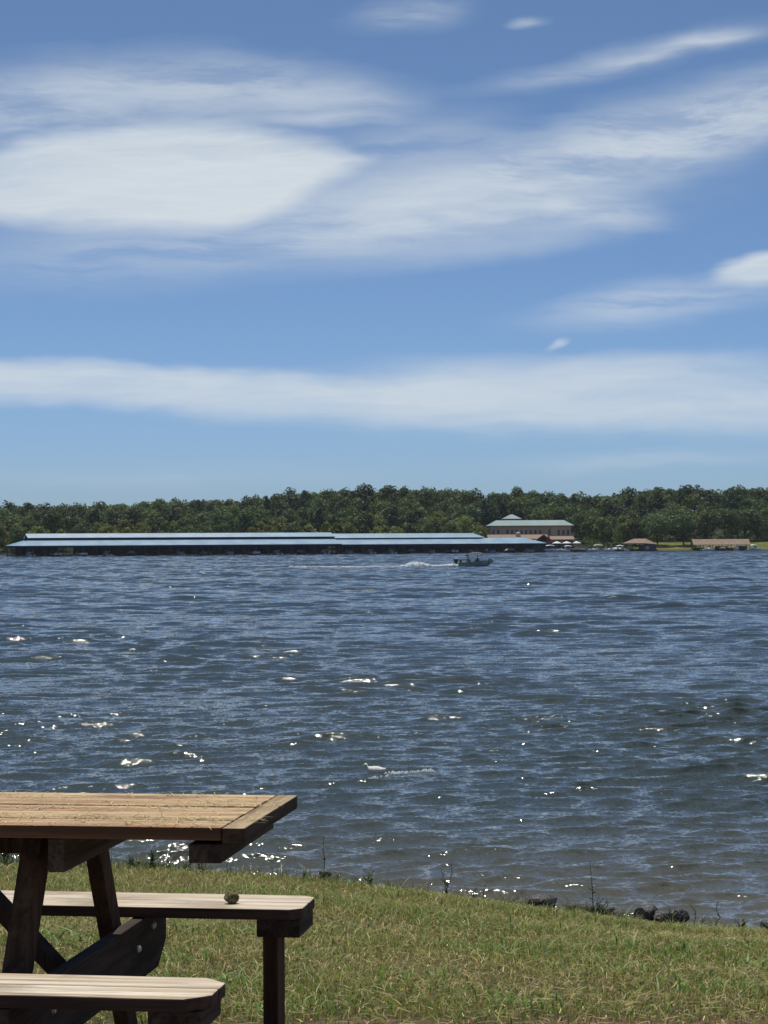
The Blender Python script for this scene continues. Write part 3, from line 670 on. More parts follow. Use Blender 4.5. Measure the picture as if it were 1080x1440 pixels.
for i in range(17):
    xx = .9 + i*(Wd-1.8)/16
    if wr.random() < .12: continue
    f = MB(); z0, z1 = ze_-3.1, ze_-1.35+wr.uniform(-.1, .2)
    f.box(xx-.42, xx+.42, -.06, .0, z0-.08, z0); f.box(xx-.42, xx+.42, -.06, .0, z1, z1+.08); f.box(xx-.42, xx-.36, -.06, 0, z0, z1); f.box(xx+.36, xx+.42, -.06, 0, z0, z1)
    w_ = f.build('window', CREAM, rest); f = MB(); f.box(xx-.36, xx+.36, -.03, .01, z0, z1); f.build('pane', GLASS, w_)
m = MB(); m.box(-.3, Wd+.3, -.25, -.0, ze_-3.9, ze_-3.65)
for i in range(12): xx = i*(Wd)/11; m.box(xx-.05, xx+.05, -1.6, -1.5, ze_-3.65, ze_-2.8)
m.box(-.3, Wd+.3, -1.66, -.26, ze_-3.9, ze_-3.66); m.box(-.3, Wd*.33, -1.6, -1.5, ze_-3.0, ze_-2.6); m.build('balcony', CREAM, rest)
# low tan-roofed shops in front
def low_shop(px0, px1, Yd, pe, pr, label, nm='shop', red=False, dep=9):
    a, b = at(px0, pe, Yd), at(px1, pe, Yd); wv = b.x-a.x; zt = at(px0, pr, Yd+3).z; g0 = float(hill_z(a.x, Yd+4)); g0 = max(g0, .5)
    root = empty(nm, (a.x, Yd, g0), 0, label, 'building')
    m = MB(); m.box(.4, wv-.4, .5, dep-.5, -1.6, a.z-g0-.1); m.build('wall', STONE, root)
    m = MB(); ze = a.z-g0; zz = zt-g0; roof_panel(m, [(0,0,ze),(wv,0,ze),(wv,dep/2,zz),(0,dep/2,zz)]); roof_panel(m, [(wv,dep,ze),(0,dep,ze),(0,dep/2,zz),(wv,dep/2,zz)])
    m.build('roof', ROOF_RED if red else ROOF_TAN, root)
    m = MB()
    for s in (0.45, wv-.55): m.add([(s,.5,ze-.1),(s,dep-.5,ze-.1),(s,dep/2,zz-.15),(s+.1,.5,ze-.1),(s+.1,dep-.5,ze-.1),(s+.1,dep/2,zz-.15)], [(0,1,2),(5,4,3),(0,3,4,1),(1,4,5,2),(2,5,3,0)])
    m.build('gable', STONE, root)
    for i in range(max(1, int(wv/3.2))):
        xx = 1.4+i*3.0
        if xx > wv-1: break
        m = MB(); m.box(xx-.5, xx+.5, .44, .5, ze-2.1, ze-.8); m.build('window', GLASS, root)
    return root
s1 = low_shop(686, 771, 686, 758, 752, 'long low shop with tan shingle roof in front of the restaurant')
m = MB(); cxv = at(729.5, 752, 686).x - s1.location.x; zb = at(729, 756, 686).z - s1.location.z
m.loft([[(cxv+math.cos(a)*rr, 3+math.sin(a)*rr, zb+h) for a in [k*math.pi/5 for k in range(10)]] for rr, h in ((.75, -.6), (.75, 1.1), (.62, 1.5), (.2, 1.7))]); m.build('roof_vent', CREAM, s1)
low_shop(774, 808, 690, 758.5, 754, 'small low shop with tan roof at the right of the red gable')
# red gabled pavilion: gable faces the water
a = at(753, 759.5, 682); b = at(776, 759.5, 682); wv = b.x-a.x; zg = 1.0; pk = at(764, 751.8, 682).z-zg; ze = a.z-zg
root = empty('pavilion', (a.x, 682, zg), 0, 'small open pavilion with red gable between the low shops', 'pavilion')
m = MB(); roof_panel(m, [(-.2,-.3,ze-.1),(wv/2,-.3,pk),(wv/2,7,pk),(-.2,7,ze-.1)]); roof_panel(m, [(wv/2,-.3,pk),(wv+.2,-.3,ze-.1),(wv+.2,7,ze-.1),(wv/2,7,pk)]); m.build('roof', ROOF_TAN, root)
m = MB(); m.bar((0,-.1,ze-.2), (wv/2,-.1,pk-.15), .12, .38, (0,0,1)); m.bar((wv,-.1,ze-.2), (wv/2,-.12,pk-.15), .12, .38, (0,0,1)); m.box(wv*.55, wv, 0, .1, ze-1.2, ze-.3); m.build('gable', ROOF_RED, root)
for s in (.2, wv-.2):
    for yy in (.3, 6.6): m = MB(); m.box(s-.1, s+.1, yy-.1, yy+.1, -2.6, ze-.15); m.build('post', POST, root)
m = MB(); m.box(0, wv, 0, 7, -2.4, -.4); m.build('platform', DECK, root)
# patio umbrellas on the quay
um = empty('patio_umbrella')
m = MB(); rings = []
n = 8
m.loft([[(math.cos(k*2*math.pi/n)*rr, math.sin(k*2*math.pi/n)*rr, z) for k in range(n)] for rr, z in ((1.55, 2.15), (1.50, 2.22), (.8, 2.55), (.06, 2.8))]); m.build('canopy', WHITECANVAS, um)
m = MB(); m.tube([(0,0,0), (0,0,2.75)], .03, 8); m.box(-.3,.3,-.3,.3,0,.08); m.build('pole', ALU, um)
quay = MB(); qx0, qx1 = at(768, 773, 690).x, at(876, 773, 690).x; quay.box(qx0, qx1, 686, 694, .25, .55)
for i in range(14): x = qx0+.3+i*(qx1-qx0-.6)/13; quay.tube([(x, 686.2, -1.5), (x, 686.2, .9)], .12, 8)
q_ = quay.build('quay', DECK); tag(q_, 'low dark timber quay running from the second dock to the boathouse', 'dock')
for i, (px, lab) in enumerate([(783, 'white patio umbrella on the quay, nearest the red pavilion'), (797, 'white patio umbrella on the quay, middle one of three'), (811, 'white patio umbrella on the quay, farthest from the red pavilion')]):
    o = um if i == 0 else copy_tree(um); o.location = (at(px, 770, 689).x, 688.5+i*.8, .55); o.scale = (.95,)*3; tag(o, lab, 'umbrella', 'patio umbrellas on the quay')
# small boathouse
BY = 696.0; a = at(879, 764, BY); b = at(926, 764, BY); wv = b.x-a.x; bh = empty('boathouse', (a.x, BY, .3), 0, 'small boathouse with a tan hipped roof at the water edge', 'boathouse'); ze = a.z-.3; zr = at(900, 757.5, BY+3).z-.3
m = MB(); roof_panel(m, [(0,0,ze),(wv*.62,0,ze),(wv*.66,3.6,zr),(wv*.30,3.6,zr)]); roof_panel(m, [(wv*.62,0,ze-.02),(wv,1.5,ze-.35),(wv*.66,3.6,zr)]); roof_panel(m, [(wv,1.5,ze-.35),(wv,7.5,ze-.3),(0,7.5,ze),(wv*.30,3.6,zr),(wv*.66,3.6,zr)]); roof_panel(m, [(0,7.5,ze),(0,0,ze),(wv*.30,3.6,zr)])
m.build('roof', ROOF_TAN, bh)
m = MB(); m.box(wv*.48, wv*.94, 1.0, 6.8, -1.6, ze-.42); m.build('wall', STONE, bh)
m = MB(); m.box(wv*.62, wv*.64+.9, .95, 1.0, .3, ze-.9); m.build('door', CREAM, bh)
for xx in (.35, wv*.24, wv*.46):
    m = MB(); m.box(xx-.09, xx+.09, .4, .58, -1.8, ze-.1); m.build('post', POST, bh)
m = MB(); m.box(0, wv, .3, 7.2, .05, .22); m.build('deck', DECK, bh)
# long open boat shed
SY = 698.0; a = at(975, 766, SY); b = at(1055.5, 765.5, SY); wv = b.x-a.x; sh = empty('boat_shed', (a.x, SY, .3), 0, 'long open boat shed with a flat-looking tan roof at the right of the far shore', 'boat shed'); ze = a.z-.3; zr = at(1000, 758.2, SY+3).z-.3
m = MB(); roof_panel(m, [(0,0,ze),(wv,0,ze),(wv,3.5,zr),(0,3.5,zr)]); roof_panel(m, [(wv,7,ze),(0,7,ze),(0,3.5,zr),(wv,3.5,zr)]); m.build('roof', ROOF_TAN, sh)
for i in range(7):
    xx = .25 + i*(wv-.5)/6; m = MB(); m.box(xx-.09, xx+.09, .3, .48, -1.8, ze-.1); m.box(xx-.09, xx+.09, 6.5, 6.68, -1.8, ze-.1); m.build('post', POST, sh)
m = MB(); m.box(wv*.43, wv*.60, .9, 6.2, -.1, ze-.5); m.build('storage_room', STONE, sh)
m = MB(); m.box(wv*.80, wv*.95, .9, 6.2, -.1, ze-.5); m.build('storage_room', STONE, sh)
m = MB(); m.box(-1, wv+3, .2, 1.2, .0, .2); m.box(0, wv, 6, 7, .02, .2); m.build('walkway', DECK, sh)

# ------------------------------------------------------------------ running boat with two people
def skin_body(name, joints, edges, material, parent, root=0, sub=2):
    me = bpy.data.meshes.new(name); me.from_pydata([j[:3] for j in joints], edges, []); o = bpy.data.objects.new(name, me); col.objects.link(o); o.parent = parent
    o.modifiers.new('skin', 'SKIN').use_smooth_shade = True
    if not me.skin_vertices: me.attributes.new('skin', 'FLOAT2', 'POINT')
    bm = bmesh.new(); bm.from_mesh(me); ly = bm.verts.layers.skin.verify()
    for v_, j in zip(bm.verts, joints): v_[ly].radius = (j[3], j[4] if len(j) > 4 else j[3]); v_[ly].use_root = False
    bm.verts.ensure_lookup_table(); bm.verts[root][ly].use_root = True; bm.to_mesh(me); bm.free()
    s = o.modifiers.new('sub', 'SUBSURF'); s.levels = s.render_levels = sub; me.materials.append(material); return o
def seated_person(loc, label, shirt, reach):
    p = empty('person', loc, 0, label, 'person')
    J = [(0,0,.08,.13,.15),(0,0,.28,.12,.14),(0,0,.46,.11,.17),(0,0,.58,.055),(.02,0,.66,.06),(.03,0,.75,.085,.10),(.02,0,.84,.075,.085)]
    E_ = [(0,1),(1,2),(2,3),(3,4),(4,5),(5,6)]
    for s in (-1, 1):
        b = len(J)
        J += [(0,s*.19,.50,.055),(.06+.1*reach,s*.24,.28,.043),(.28+.1*reach,s*.20,.30+.12*reach,.033),(.37+.1*reach,s*.19,.32+.14*reach,.032)]
        E_ += [(2,b),(b,b+1),(b+1,b+2),(b+2,b+3)]
        b = len(J)
        J += [(.1,s*.11,.06,.085),(.44,s*.14,.08,.065),(.46,s*.14,-.18,.048),(.48,s*.14,-.36,.035),(.60,s*.14,-.40,.032)]
        E_ += [(0,b),(b,b+1),(b+1,b+2),(b+2,b+3),(b+3,b+4)]
    skin_body('body', J, E_, SKIN, p)
    skin_body('shirt', [(0,0,.07,.145,.165),(0,0,.28,.135,.155),(0,0,.47,.125,.185),(0,0,.53,.07,.09),(0,-.20,.49,.07),(.05,-.25,.33,.058),(0,.20,.49,.07),(.05,.25,.33,.058)], [(0,1),(1,2),(2,3),(2,4),(4,5),(2,6),(6,7)], shirt, p)
    skin_body('shorts', [(0,0,.05,.14,.165),(.1,-.11,.06,.10),(.36,-.13,.08,.085),(.1,.11,.06,.10),(.36,.13,.08,.085)], [(0,1),(1,2),(0,3),(3,4)], SHORTS, p)
    h = MB(); h.loft([[(.02-(.02 if z > .8 else .03)+math.cos(k*math.pi/6)*rr*1.05, math.sin(k*math.pi/6)*rr*.9, z) for k in range(12)] for rr, z in ((.09, .80), (.098, .85), (.085, .90), (.04, .935))])
    h.build('hair', HAIR, p, smooth=True)
    f = MB(); f.add([(.112,-.014,.735),(.112,.014,.735),(.135,0,.73),(.108,0,.775)], [(0,1,2),(1,3,2),(3,0,2),(0,3,1)]); f.build('nose', SKIN, p)
bx, by = 13.9, 346.5; BR = R_(4)
bt = empty('fishing_boat', (bx, by, .12), BR, 'low olive green fishing boat with raised grey canopy speeding across the lake', 'boat')
bt.rotation_euler = (0, R_(-2.5), BR)
m = MB(); m.loft(hull_loft(5.4, 2.2, .72, .22, deck=.34)); m.build('hull', OLIVE, bt, bevel=.01)
m = MB(); m.box(.9, 2.1, -.55, .55, .42, .64); m.build('bow_deck', DECK, bt)
m = MB(); m.box(-.15, .25, -.75, -.2, .38, 1.0); m.box(.2, .26, -.7, -.25, 1.0, 1.28); m.build('console', BLACK, bt, bevel=.03)
for sx in (-1.15, .32):
    s = MB(); s.box(sx-.25, sx+.25, -.3, .3, .62, .72); s.box(sx-.30, sx-.22, -.28, .28, .72, 1.1); s.tube([(sx, 0, .36), (sx, 0, .62)], .05); s.build('seat', BLACK, bt, bevel=.03)
bimini(bt, -1.35, 1.35, 1.82, 1.9, CANVAS, arch=.30)
m = MB(); m.bar((-1.45, 0, 1.62), (-1.15, 0, 1.80), 1.8, .16); m.build('rolled_canvas', BLACK, bt)
outboard(bt, -2.95, .62, 1.15)
m = MB(); m.box(-2.35, -2.05, .45, .75, .38, 1.05); m.build('livewell_box', BLACK, bt, bevel=.04)
m = MB(); m.bar((1.9, .1, .76), (2.5, .1, .98), .12, .12); m.tube([(2.3, .1, .95), (1.9, .1, 1.15)], .03); m.build('trolling_motor', BLACK, bt)
c_, s_ = math.cos(BR), math.sin(BR)
def onboat(x, y, z): return (bx+x*c_-y*s_, by+x*s_+y*c_, .12+z+.043*x)
seated_person(onboat(-1.15, 0, .70), 'person in a dark shirt seated at the stern beside the motor', SHIRT_A, .3)
seated_person(onboat(.32, 0, .70), 'person in a navy shirt seated amidships under the canopy', SHIRT_B, 1)
# wake: broken foam in a low ridge behind the boat
def foam_patch(name, pts, label, cat, seed=0):
    r = np.random.default_rng(seed); V = []; F = []; nbv = 0; base = []
    for (x, y, z, sx, sy_, sz_) in pts:
        k = 7; a = np.arange(k)*2*math.pi/k
        for lv, (q, h) in enumerate(((1, -.5), (.85, .3), (.45, .9))):
            rr = q*(1+r.normal(0, .18, k)); V += [(x+math.cos(t)*sx*u, y+math.sin(t)*sy_*u, z+h*sz_) for t, u in zip(a, rr)]
        for lv in range(2):
            for i in range(k): F.append((nbv+lv*k+i, nbv+lv*k+(i+1) % k, nbv+(lv+1)*k+(i+1) % k, nbv+(lv+1)*k+i))
        V.append((x, y, z+sz_)); t = nbv+3*k
        for i in range(k): F.append((nbv+2*k+i, nbv+2*k+(i+1) % k, t, t))
        nbv += 3*k+1
    m = MB(); m.v = V; m.f = [f if f[2] != f[3] else f[:3] for f in F]; m.r = [0]*len(F)
    return tag(m.build(name, FOAM, smooth=True), label, cat, kind='stuff')
pts = []
for i in range(1300):
    s = r.random()**1.5; x = bx-2.2 - s*26; px = 540+x/by*3200
    hgt = .15 + .55*math.exp(-((px-586)/17)**2) + .26*math.exp(-((px-636)/18)**2)
    if s > .30 and r.random() < .6: continue
    yy = by + r.normal(0, .35+s*1.6) - (x-bx)*(-.05)
    pts.append((x, yy, max(0, water_z(x, yy))+.02+hgt*.25*r.random(), .14+.26*r.random(), .12+.14*r.random(), hgt*(.5+.5*r.random())))
foam_patch('wake_foam', pts, 'white foam wake trailing left behind the speeding fishing boat', 'wake', 2)
# ------------------------------------------------------------------ duck
dk = (-.20, 42.6, water_z(-.2, 42.6)-.025)
duck = empty('duck', dk, R_(176), 'white duck swimming on the lake, head to the left', 'duck')
duck.scale = (1.0, 1.0, 1.0)
def ring(x, z, rw, rh, n=14): return [(x, math.cos(k*2*math.pi/n)*rw, z+math.sin(k*2*math.pi/n)*rh) for k in range(n)]
m = MB(); m.loft([ring(-.215,.128,.016,.010), ring(-.19,.106,.048,.026), ring(-.14,.080,.084,.060), ring(-.07,.068,.104,.096), ring(.01,.062,.108,.106), ring(.075,.066,.094,.096), ring(.11,.084,.068,.078)]
                 + [[(.112+dx, math.cos(k*2*math.pi/14)*w_, z+math.sin(k*2*math.pi/14)*h_*.9) for k in range(14)] for dx, z, w_, h_ in ((.016,.118,.052,.062),(.022,.148,.044,.050),(.036,.178,.046,.048),(.064,.188,.041,.043),(.088,.186,.020,.020))])
m.build('body', FEATHER, duck, smooth=True)
m = MB(); m.loft([[(.194+dx, math.cos(k*math.pi/4)*w_, .180+math.sin(k*math.pi/4)*h_) for k in range(8)] for dx, w_, h_ in ((.0,.013,.012),(.03,.014,.007),(.05,.010,.004))]); m.build('bill', BILL, duck, smooth=True)
for s in (-1, 1):
    m = MB(); m.loft([[(x, s*(.078*w_+.012*math.cos(k*math.pi/4)), z+h_*math.sin(k*math.pi/4)) for k in range(8)] for x, z, h_, w_ in ((.08,.06,.02,1.0),(.02,.075,.045,1.12),(-.08,.085,.038,1.02),(-.17,.115,.012,.55))]); m.build('wing', FEATHER, duck, smooth=True)
    m = MB(); m.loft([[(.183+math.cos(k*math.pi/3)*.004, s*(.041+d), .196+math.sin(k*math.pi/3)*.004) for k in range(6)] for d in (0,.002)]); m.build('eye', BLACK, duck)
pts = []
for i in range(64):  # white blobs model splash drops and the glints of the ripple trail
    t = r.random(); x = -.32+t*1.25+r.normal(0, .03); yy = 42.2 + t*.75 + r.normal(0, .07)
    if t < .35: yy -= .5*r.random()
    pts.append((x, yy, water_z(x, yy)+.012, .014+.030*r.random()**2, .014, .014+.022*r.random()))
foam_patch('splash_glints', pts, 'white splash drops and modelled glints in a trail right of the duck', 'splash', 6)

# ------------------------------------------------------------------ picnic table
GZ = 2.894; ROT = R_(-8.2); TX, TY = -1.208, 6.345
def wood(root, name, mb, mt, bev=.003): return mb.build(name, mt, root, bevel=bev)
pt = empty('picnic_table', (TX, TY, GZ), ROT, 'weathered wooden picnic table with attached benches on the grass', 'picnic table')
top = MB(); bw = .151
for i in range(5):
    y0 = -.3775 + i*bw; top.box(-.885, .847, y0+.0025, y0+bw-.0035, .731+random.uniform(-.001,.001), .765+random.uniform(-.0015,.0015))
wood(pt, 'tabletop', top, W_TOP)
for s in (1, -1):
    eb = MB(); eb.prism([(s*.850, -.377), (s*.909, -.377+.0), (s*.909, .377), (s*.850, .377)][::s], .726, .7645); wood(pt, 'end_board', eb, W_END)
    cl = MB(); cl.bar((s*.80, -.355, .695), (s*.80, .36, .695), .085, .05); wood(pt, 'cleat', cl, W_CROSS)
    ca = MB(); ca.bar((s*.40, -.34, .682), (s*.40, .34, .682), .045, .088); wood(pt, 'leg_cleat', ca, W_CROSS)
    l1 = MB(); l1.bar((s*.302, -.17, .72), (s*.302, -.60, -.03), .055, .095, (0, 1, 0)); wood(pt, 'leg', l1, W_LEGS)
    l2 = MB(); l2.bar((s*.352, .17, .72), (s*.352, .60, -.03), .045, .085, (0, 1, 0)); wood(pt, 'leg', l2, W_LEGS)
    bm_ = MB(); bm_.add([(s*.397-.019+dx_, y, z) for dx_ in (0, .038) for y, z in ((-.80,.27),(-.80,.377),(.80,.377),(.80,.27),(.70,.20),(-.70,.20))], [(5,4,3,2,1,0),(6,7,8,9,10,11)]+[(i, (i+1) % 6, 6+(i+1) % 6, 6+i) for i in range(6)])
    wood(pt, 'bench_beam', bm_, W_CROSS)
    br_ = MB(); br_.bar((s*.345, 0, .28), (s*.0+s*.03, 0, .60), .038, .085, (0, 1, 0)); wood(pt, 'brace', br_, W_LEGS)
    for (y, z) in ((-.44,.30),(.44,.30),(.62,.34)):
        b_ = MB(); b_.tube([(s*.397-.024, y, z), (s*.397+.0, y, z), (s*.397+.024, y, z), (s*.397+.030, y, z)], [.012, .012, .012, .007], 10); b_.build('bolt', STEEL, pt)
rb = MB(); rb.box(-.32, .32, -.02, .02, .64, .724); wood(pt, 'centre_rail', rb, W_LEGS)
for s, xr in ((1, .893), (-1, .905)):
    y0, y1 = (.512, .782) if s > 0 else (-.805, -.535)
    st = MB(); ym = (y0+y1)/2; ch = .034 if s > 0 else .058
    st.prism([(-.89, y0+ch), (-.89+ch, y0), (xr-ch, y0), (xr, y0+ch), (xr, ym-.004), (-.89, ym-.004)], .379, .412)
    st.prism([(-.89, ym+.004), (xr, ym+.004), (xr, y1-ch), (xr-ch, y1), (-.89+ch, y1), (-.89, y1-ch)], .3785, .4115)
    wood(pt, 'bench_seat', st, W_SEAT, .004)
    for q in (1, -1):
        cx_ = .84*q; cc = MB(); cc.box(cx_-.085, cx_+.045, y0+.02, y1-.02, .325, .3775); wood(pt, 'bench_cleat', cc, W_CROSS)
        po = MB(); px_ = .79*q; po.box(px_-.035, px_+.012, ym-.085, ym+.085, -.03, .324) if False else po.box(px_-.022, px_+.022, ym-.085, ym+.035, -.03, .324); wood(pt, 'bench_post', po, W_LEGS)
def T2W(x, y, z): return Vector((TX+x*math.cos(ROT)-y*math.sin(ROT), TY+x*math.sin(ROT)+y*math.cos(ROT), GZ+z))
# lump on the far bench
def lump(name, loc, s, seed, mt, label, cat, rough=.22, group=None, sub=3, flat=1.0):
    bm = bmesh.new(); bmesh.ops.create_icosphere(bm, subdivisions=sub, radius=1); rr = np.random.default_rng(seed); ph = rr.random((7, 3))*6; fr = rr.normal(0, 1.6, (7, 3)); am = rr.random(7)
    pl_ = [(Vector(rr.normal(size=3)).normalized(), .62+.3*rr.random()) for _ in range(9)]
    for v_ in bm.verts:
        p = v_.co.copy()
        for n_, d in pl_:
            q = p.dot(n_)
            if q > d: p -= n_*(q-d)*.85
        k = sum(a_*math.sin(f_[0]*p.x+f_[1]*p.y+f_[2]*p.z+h_[0]) for a_, f_, h_ in zip(am, fr, ph))/4
        v_.co = Vector((p.x*s[0], p.y*s[1], p.z*s[2]))*(1+rough*k)
    me = bpy.data.meshes.new(name); bm.to_mesh(me); bm.free(); me.materials.append(mt)
    me.polygons.foreach_set('use_smooth', [False]*len(me.polygons))
    o = bpy.data.objects.new(name, me); col.objects.link(o); o.location = loc; return tag(o, label, cat, group)
MOSS = mat('mossy_stone', (.12,.11,.06), .9, .2, build=speck((.34,.30,.17), (.10,.11,.055), 90, bump=.8))
pc = T2W(.665, .60, .412); lump('stone', (pc.x, pc.y, pc.z+.016), (.022,.018,.019), 5, MOSS, 'small rough mossy lump of stone on the far bench', 'stone', .5)
# straw on the tabletop
def straws(name, n, f, mt, seed, ln=(.02, .07), wd=.0012):
    rr = np.random.default_rng(seed); V = []; F = []; C = []; k = 0
    for i in range(n):
        o_, th = f(rr), rr.random()*6.28; L_ = rr.uniform(*ln); d = np.array([math.cos(th), math.sin(th), rr.normal(0, .06)]); s_ = np.array([-math.sin(th), math.cos(th), 0])*wd*(.6+rr.random()); mid = o_+d*L_/2+np.array([0,0,abs(rr.normal(0,.003))])+s_*rr.normal(0, 3)
        V += [o_-s_, o_+s_, mid+s_, mid-s_, o_+d*L_+s_*.4, o_+d*L_-s_*.4]; F += [(k, k+1, k+2, k+3), (k+3, k+2, k+4, k+5)]; k += 6
        c = np.array([.52,.42,.22])*(.6+.7*rr.random())+rr.normal(0,.015,3); C += [(*np.clip(c, .02, 1), 1)]*6
    return np_mesh(name, np.array(V), np.array(F), mt, colors=np.array(C))
clus = [(rng.uniform(-.88, .88), rng.uniform(-.37, .37)) for _ in range(40)]
def on_top(rr):
    if rr.random() < .6: c = clus[rr.integers(40)]; x = np.clip(c[0]+rr.normal(0,.09), -.9, .9); y = np.clip(c[1]+rr.normal(0,.02), -.37, .37)
    else: x, y = rr.uniform(-.9, .9), rr.uniform(-.37, .37)
    return np.array(T2W(x, y, .7680))
tag(straws('pine_straw', 2600, on_top, STRAW, 21, (.010, .05), .0010), 'dry pine straw and grass clippings strewn on the tabletop', 'straw', kind='stuff')

# ------------------------------------------------------------------ lawn
def grass_field(name, n, xr, yr, hgt, wid, palette, seed, density=None, lean=.5):
    rr = np.random.default_rng(seed); x = rr.uniform(*xr, n); y = rr.uniform(*yr, n); Yc, zc = crest(x)
    ok = (y < Yc+.12) & (np.abs(x) < y*.20+1.6); 
    if density is not None: ok &= rr.random(n) < density(x, y)
    x, y = x[ok], y[ok]; n = len(x); z = ground_z(x, y)-.004
    patch = .5+.5*np.sin(x*1.3+1.7*np.sin(y*.9+.4*x))*np.sin(y*1.9+x*.8+np.sin(x*2.3)); pf = .5+.5*np.sin(x*5.1+2*np.sin(y*3.3))*np.sin(y*6.3+1.1*x)
    h = hgt*(.45+.9*rr.random(n))*(.65+.6*patch)*(1+.35*(pf-.5)); th = rr.random(n)*6.283; ln = h*lean*np.abs(rr.normal(.7, .5, n)); a2 = rr.random(n)*6.283
    w_ = wid*(.6+.8*rr.random(n)); sx, sy_ = np.cos(th)*w_, np.sin(th)*w_; lx, ly = np.cos(a2)*ln, np.sin(a2)*ln
    P = np.stack([x, y, z], 1); S = np.stack([sx, sy_, 0*sx], 1); L_ = np.stack([lx, ly, 0*lx], 1); Z1 = np.array([0,0,1.])
    hv = h[:, None]*Z1
    V = np.stack([P-S, P+S, P+S*.8+L_*.3+hv*.55, P-S*.8+L_*.3+hv*.55, P+S*.15+L_+hv*(1-.25*lean), P-S*.15+L_+hv*(1-.25*lean)], 1).reshape(-1, 3)
    b = np.arange(n)[:, None]*6; F = np.concatenate([b+np.array([[0,1,2,3]]), b+np.array([[3,2,4,5]])])
    pal = np.array(palette); wt = np.clip(np.stack([.9*patch+.15, .55+.3*pf, .25+1.25*(1-patch)**1.6, .20+.45*(1-patch), .14+.25*(1-pf)], 1)[:, :len(pal)], .01, None)
    cw = np.cumsum(wt/wt.sum(1)[:, None], 1); pick = (rr.random(n)[:, None] > cw).sum(1).clip(0, len(pal)-1)
    c = pal[pick]*(.75+.5*rr.random((n, 1))); C = np.repeat(np.concatenate([c, np.ones((n, 1))], 1), 6, 0)
    return V, F, C
PAL = [(.15,.24,.035), (.27,.33,.055), (.46,.41,.13), (.64,.52,.25), (.30,.18,.08)]
dens = lambda x, y: np.clip((y-6.95)/.5, .10, 1)
parts = [grass_field('g', 380000, (-5, 5), (6.3, 19), .046, .0021, PAL, 1, dens, 1.1), grass_field('g', 26000, (-4, 4), (6.9, 15), .075, .0042, [(.14,.26,.05), (.20,.32,.075), (.32,.38,.11)], 2, lambda x, y: (np.sin(x*5.2+1+2*np.sin(y*1.1))*np.sin(y*4.6+.5*x+2*np.sin(x)) > .35)*1.0*np.clip((y-7)/.4, .1, 1)*np.clip(1.5-np.abs(y-8.3)/2.2, .25, 1), 1.2),
         grass_field('g', 90000, (-5, 5), (6.4, 18), .040, .0022, [(.36,.28,.12), (.23,.17,.07), (.50,.41,.20)], 3, lambda x, y: .55+0*x, 1.1),
         grass_field('g', 60000, (-4.5, 4.5), (12.5, 19), .105, .0030, [(.12,.18,.045), (.20,.24,.07), (.36,.30,.14)], 4, lambda x, y: np.clip(1-np.abs(y-crest(x)[0]+.15)/.35, 0, 1)*(.35+.65*(np.sin(x*3.1)*np.sin(x*7.3+1) > 0)), .8)]
V = np.concatenate([p[0] for p in parts]); off = np.cumsum([0]+[len(p[0]) for p in parts[:-1]]); F = np.concatenate([p[1]+o for p, o in zip(parts, off)]); C = np.concatenate([p[2] for p in parts])
tag(np_mesh('grass', V, F, GRASS, colors=C), 'sunlit mown grass, green with dry straw-coloured patches, sloping to the lake', 'grass', kind='stuff')
def on_ground(rr):
    y = 6.3+rr.random()**1.8*6; x = rr.uniform(-1, 1)*(y*.2+.4); z = float(ground_z(x, y)); return np.array([x, y, z+.012+.02*rr.random()])
tag(straws('dead_grass', 3200, on_ground, STRAW, 22, (.02, .08), .0013), 'loose dead straw lying on the lawn near the viewer', 'straw', kind='stuff')

# ------------------------------------------------------------------ bank plants and rocks
def weed(px, py, h, kind, seed, label, group='weeds along the grass edge'):
    rr = np.random.default_rng(seed); a = (px-540)/3200
    Yv = 15.2
    for _ in range(6): Yv = float(crest(a*Yv)[0])
    Yv += -.10 + (0 if py is None else py); h *= 1.12; x = a*Yv; z = float(ground_z(x, Yv)); root = empty('weed', (x, Yv, z-.02), 0, label, 'weed', group)
    V = []; F = []; C = []; k = 0; st = MB(); ns = {'tall': 1, 'bush': 9, 'seed': 3}[kind]
    for s in range(ns):
        th = rr.random()*6.28; lean = rr.normal(0, .12)+(.45 if kind == 'bush' else .35 if kind == 'seed' else 0)*rr.random(); hh = h*(.55+.45*rr.random() if ns > 1 else 1)
        P = [np.array([math.cos(th)*lean*hh*t**1.5, math.sin(th)*lean*hh*t**1.5, hh*t])+np.array([rr.normal(0,.01), 0, 0])*(t > 0) for t in np.linspace(0, 1, 5)]
        st.tube([tuple(p) for p in P], [.0032,.003,.0027,.0022,.0012], 5)
        nl = int(hh/(.022 if kind != 'seed' else .035))
        for i in range(nl):
            t = .08+.9*i/nl; p = np.array([np.interp(t, np.linspace(0,1,5), [q[j] for q in P]) for j in range(3)]); aa = rr.random()*6.28; L_ = (.062 if kind != 'seed' else .045)*(1.15-t*.7)*(.6+.7*rr.random()); d = np.array([math.cos(aa), math.sin(aa), .5+rr.normal(0,.3)]); d /= np.linalg.norm(d); sd_ = np.array([-math.sin(aa), math.cos(aa), 0])*L_*.22
            V += [p, p+d*L_*.5+sd_, p+d*L_, p+d*L_*.5-sd_]; F.append((k, k+1, k+2, k+3)); k += 4; c = np.array([.05,.085,.025])*(.6+.9*rr.random()); C += [(*c, 1)]*4
    st.build('stem', WEEDSTEM, root); np_mesh('leaves', np.array(V), np.array(F), WEED, root, colors=np.array(C))
WEEDSTEM = mat('weed_stem', (.08,.09,.035), .8, .2, build=speck((.09,.10,.04), (.06,.05,.03), 20))
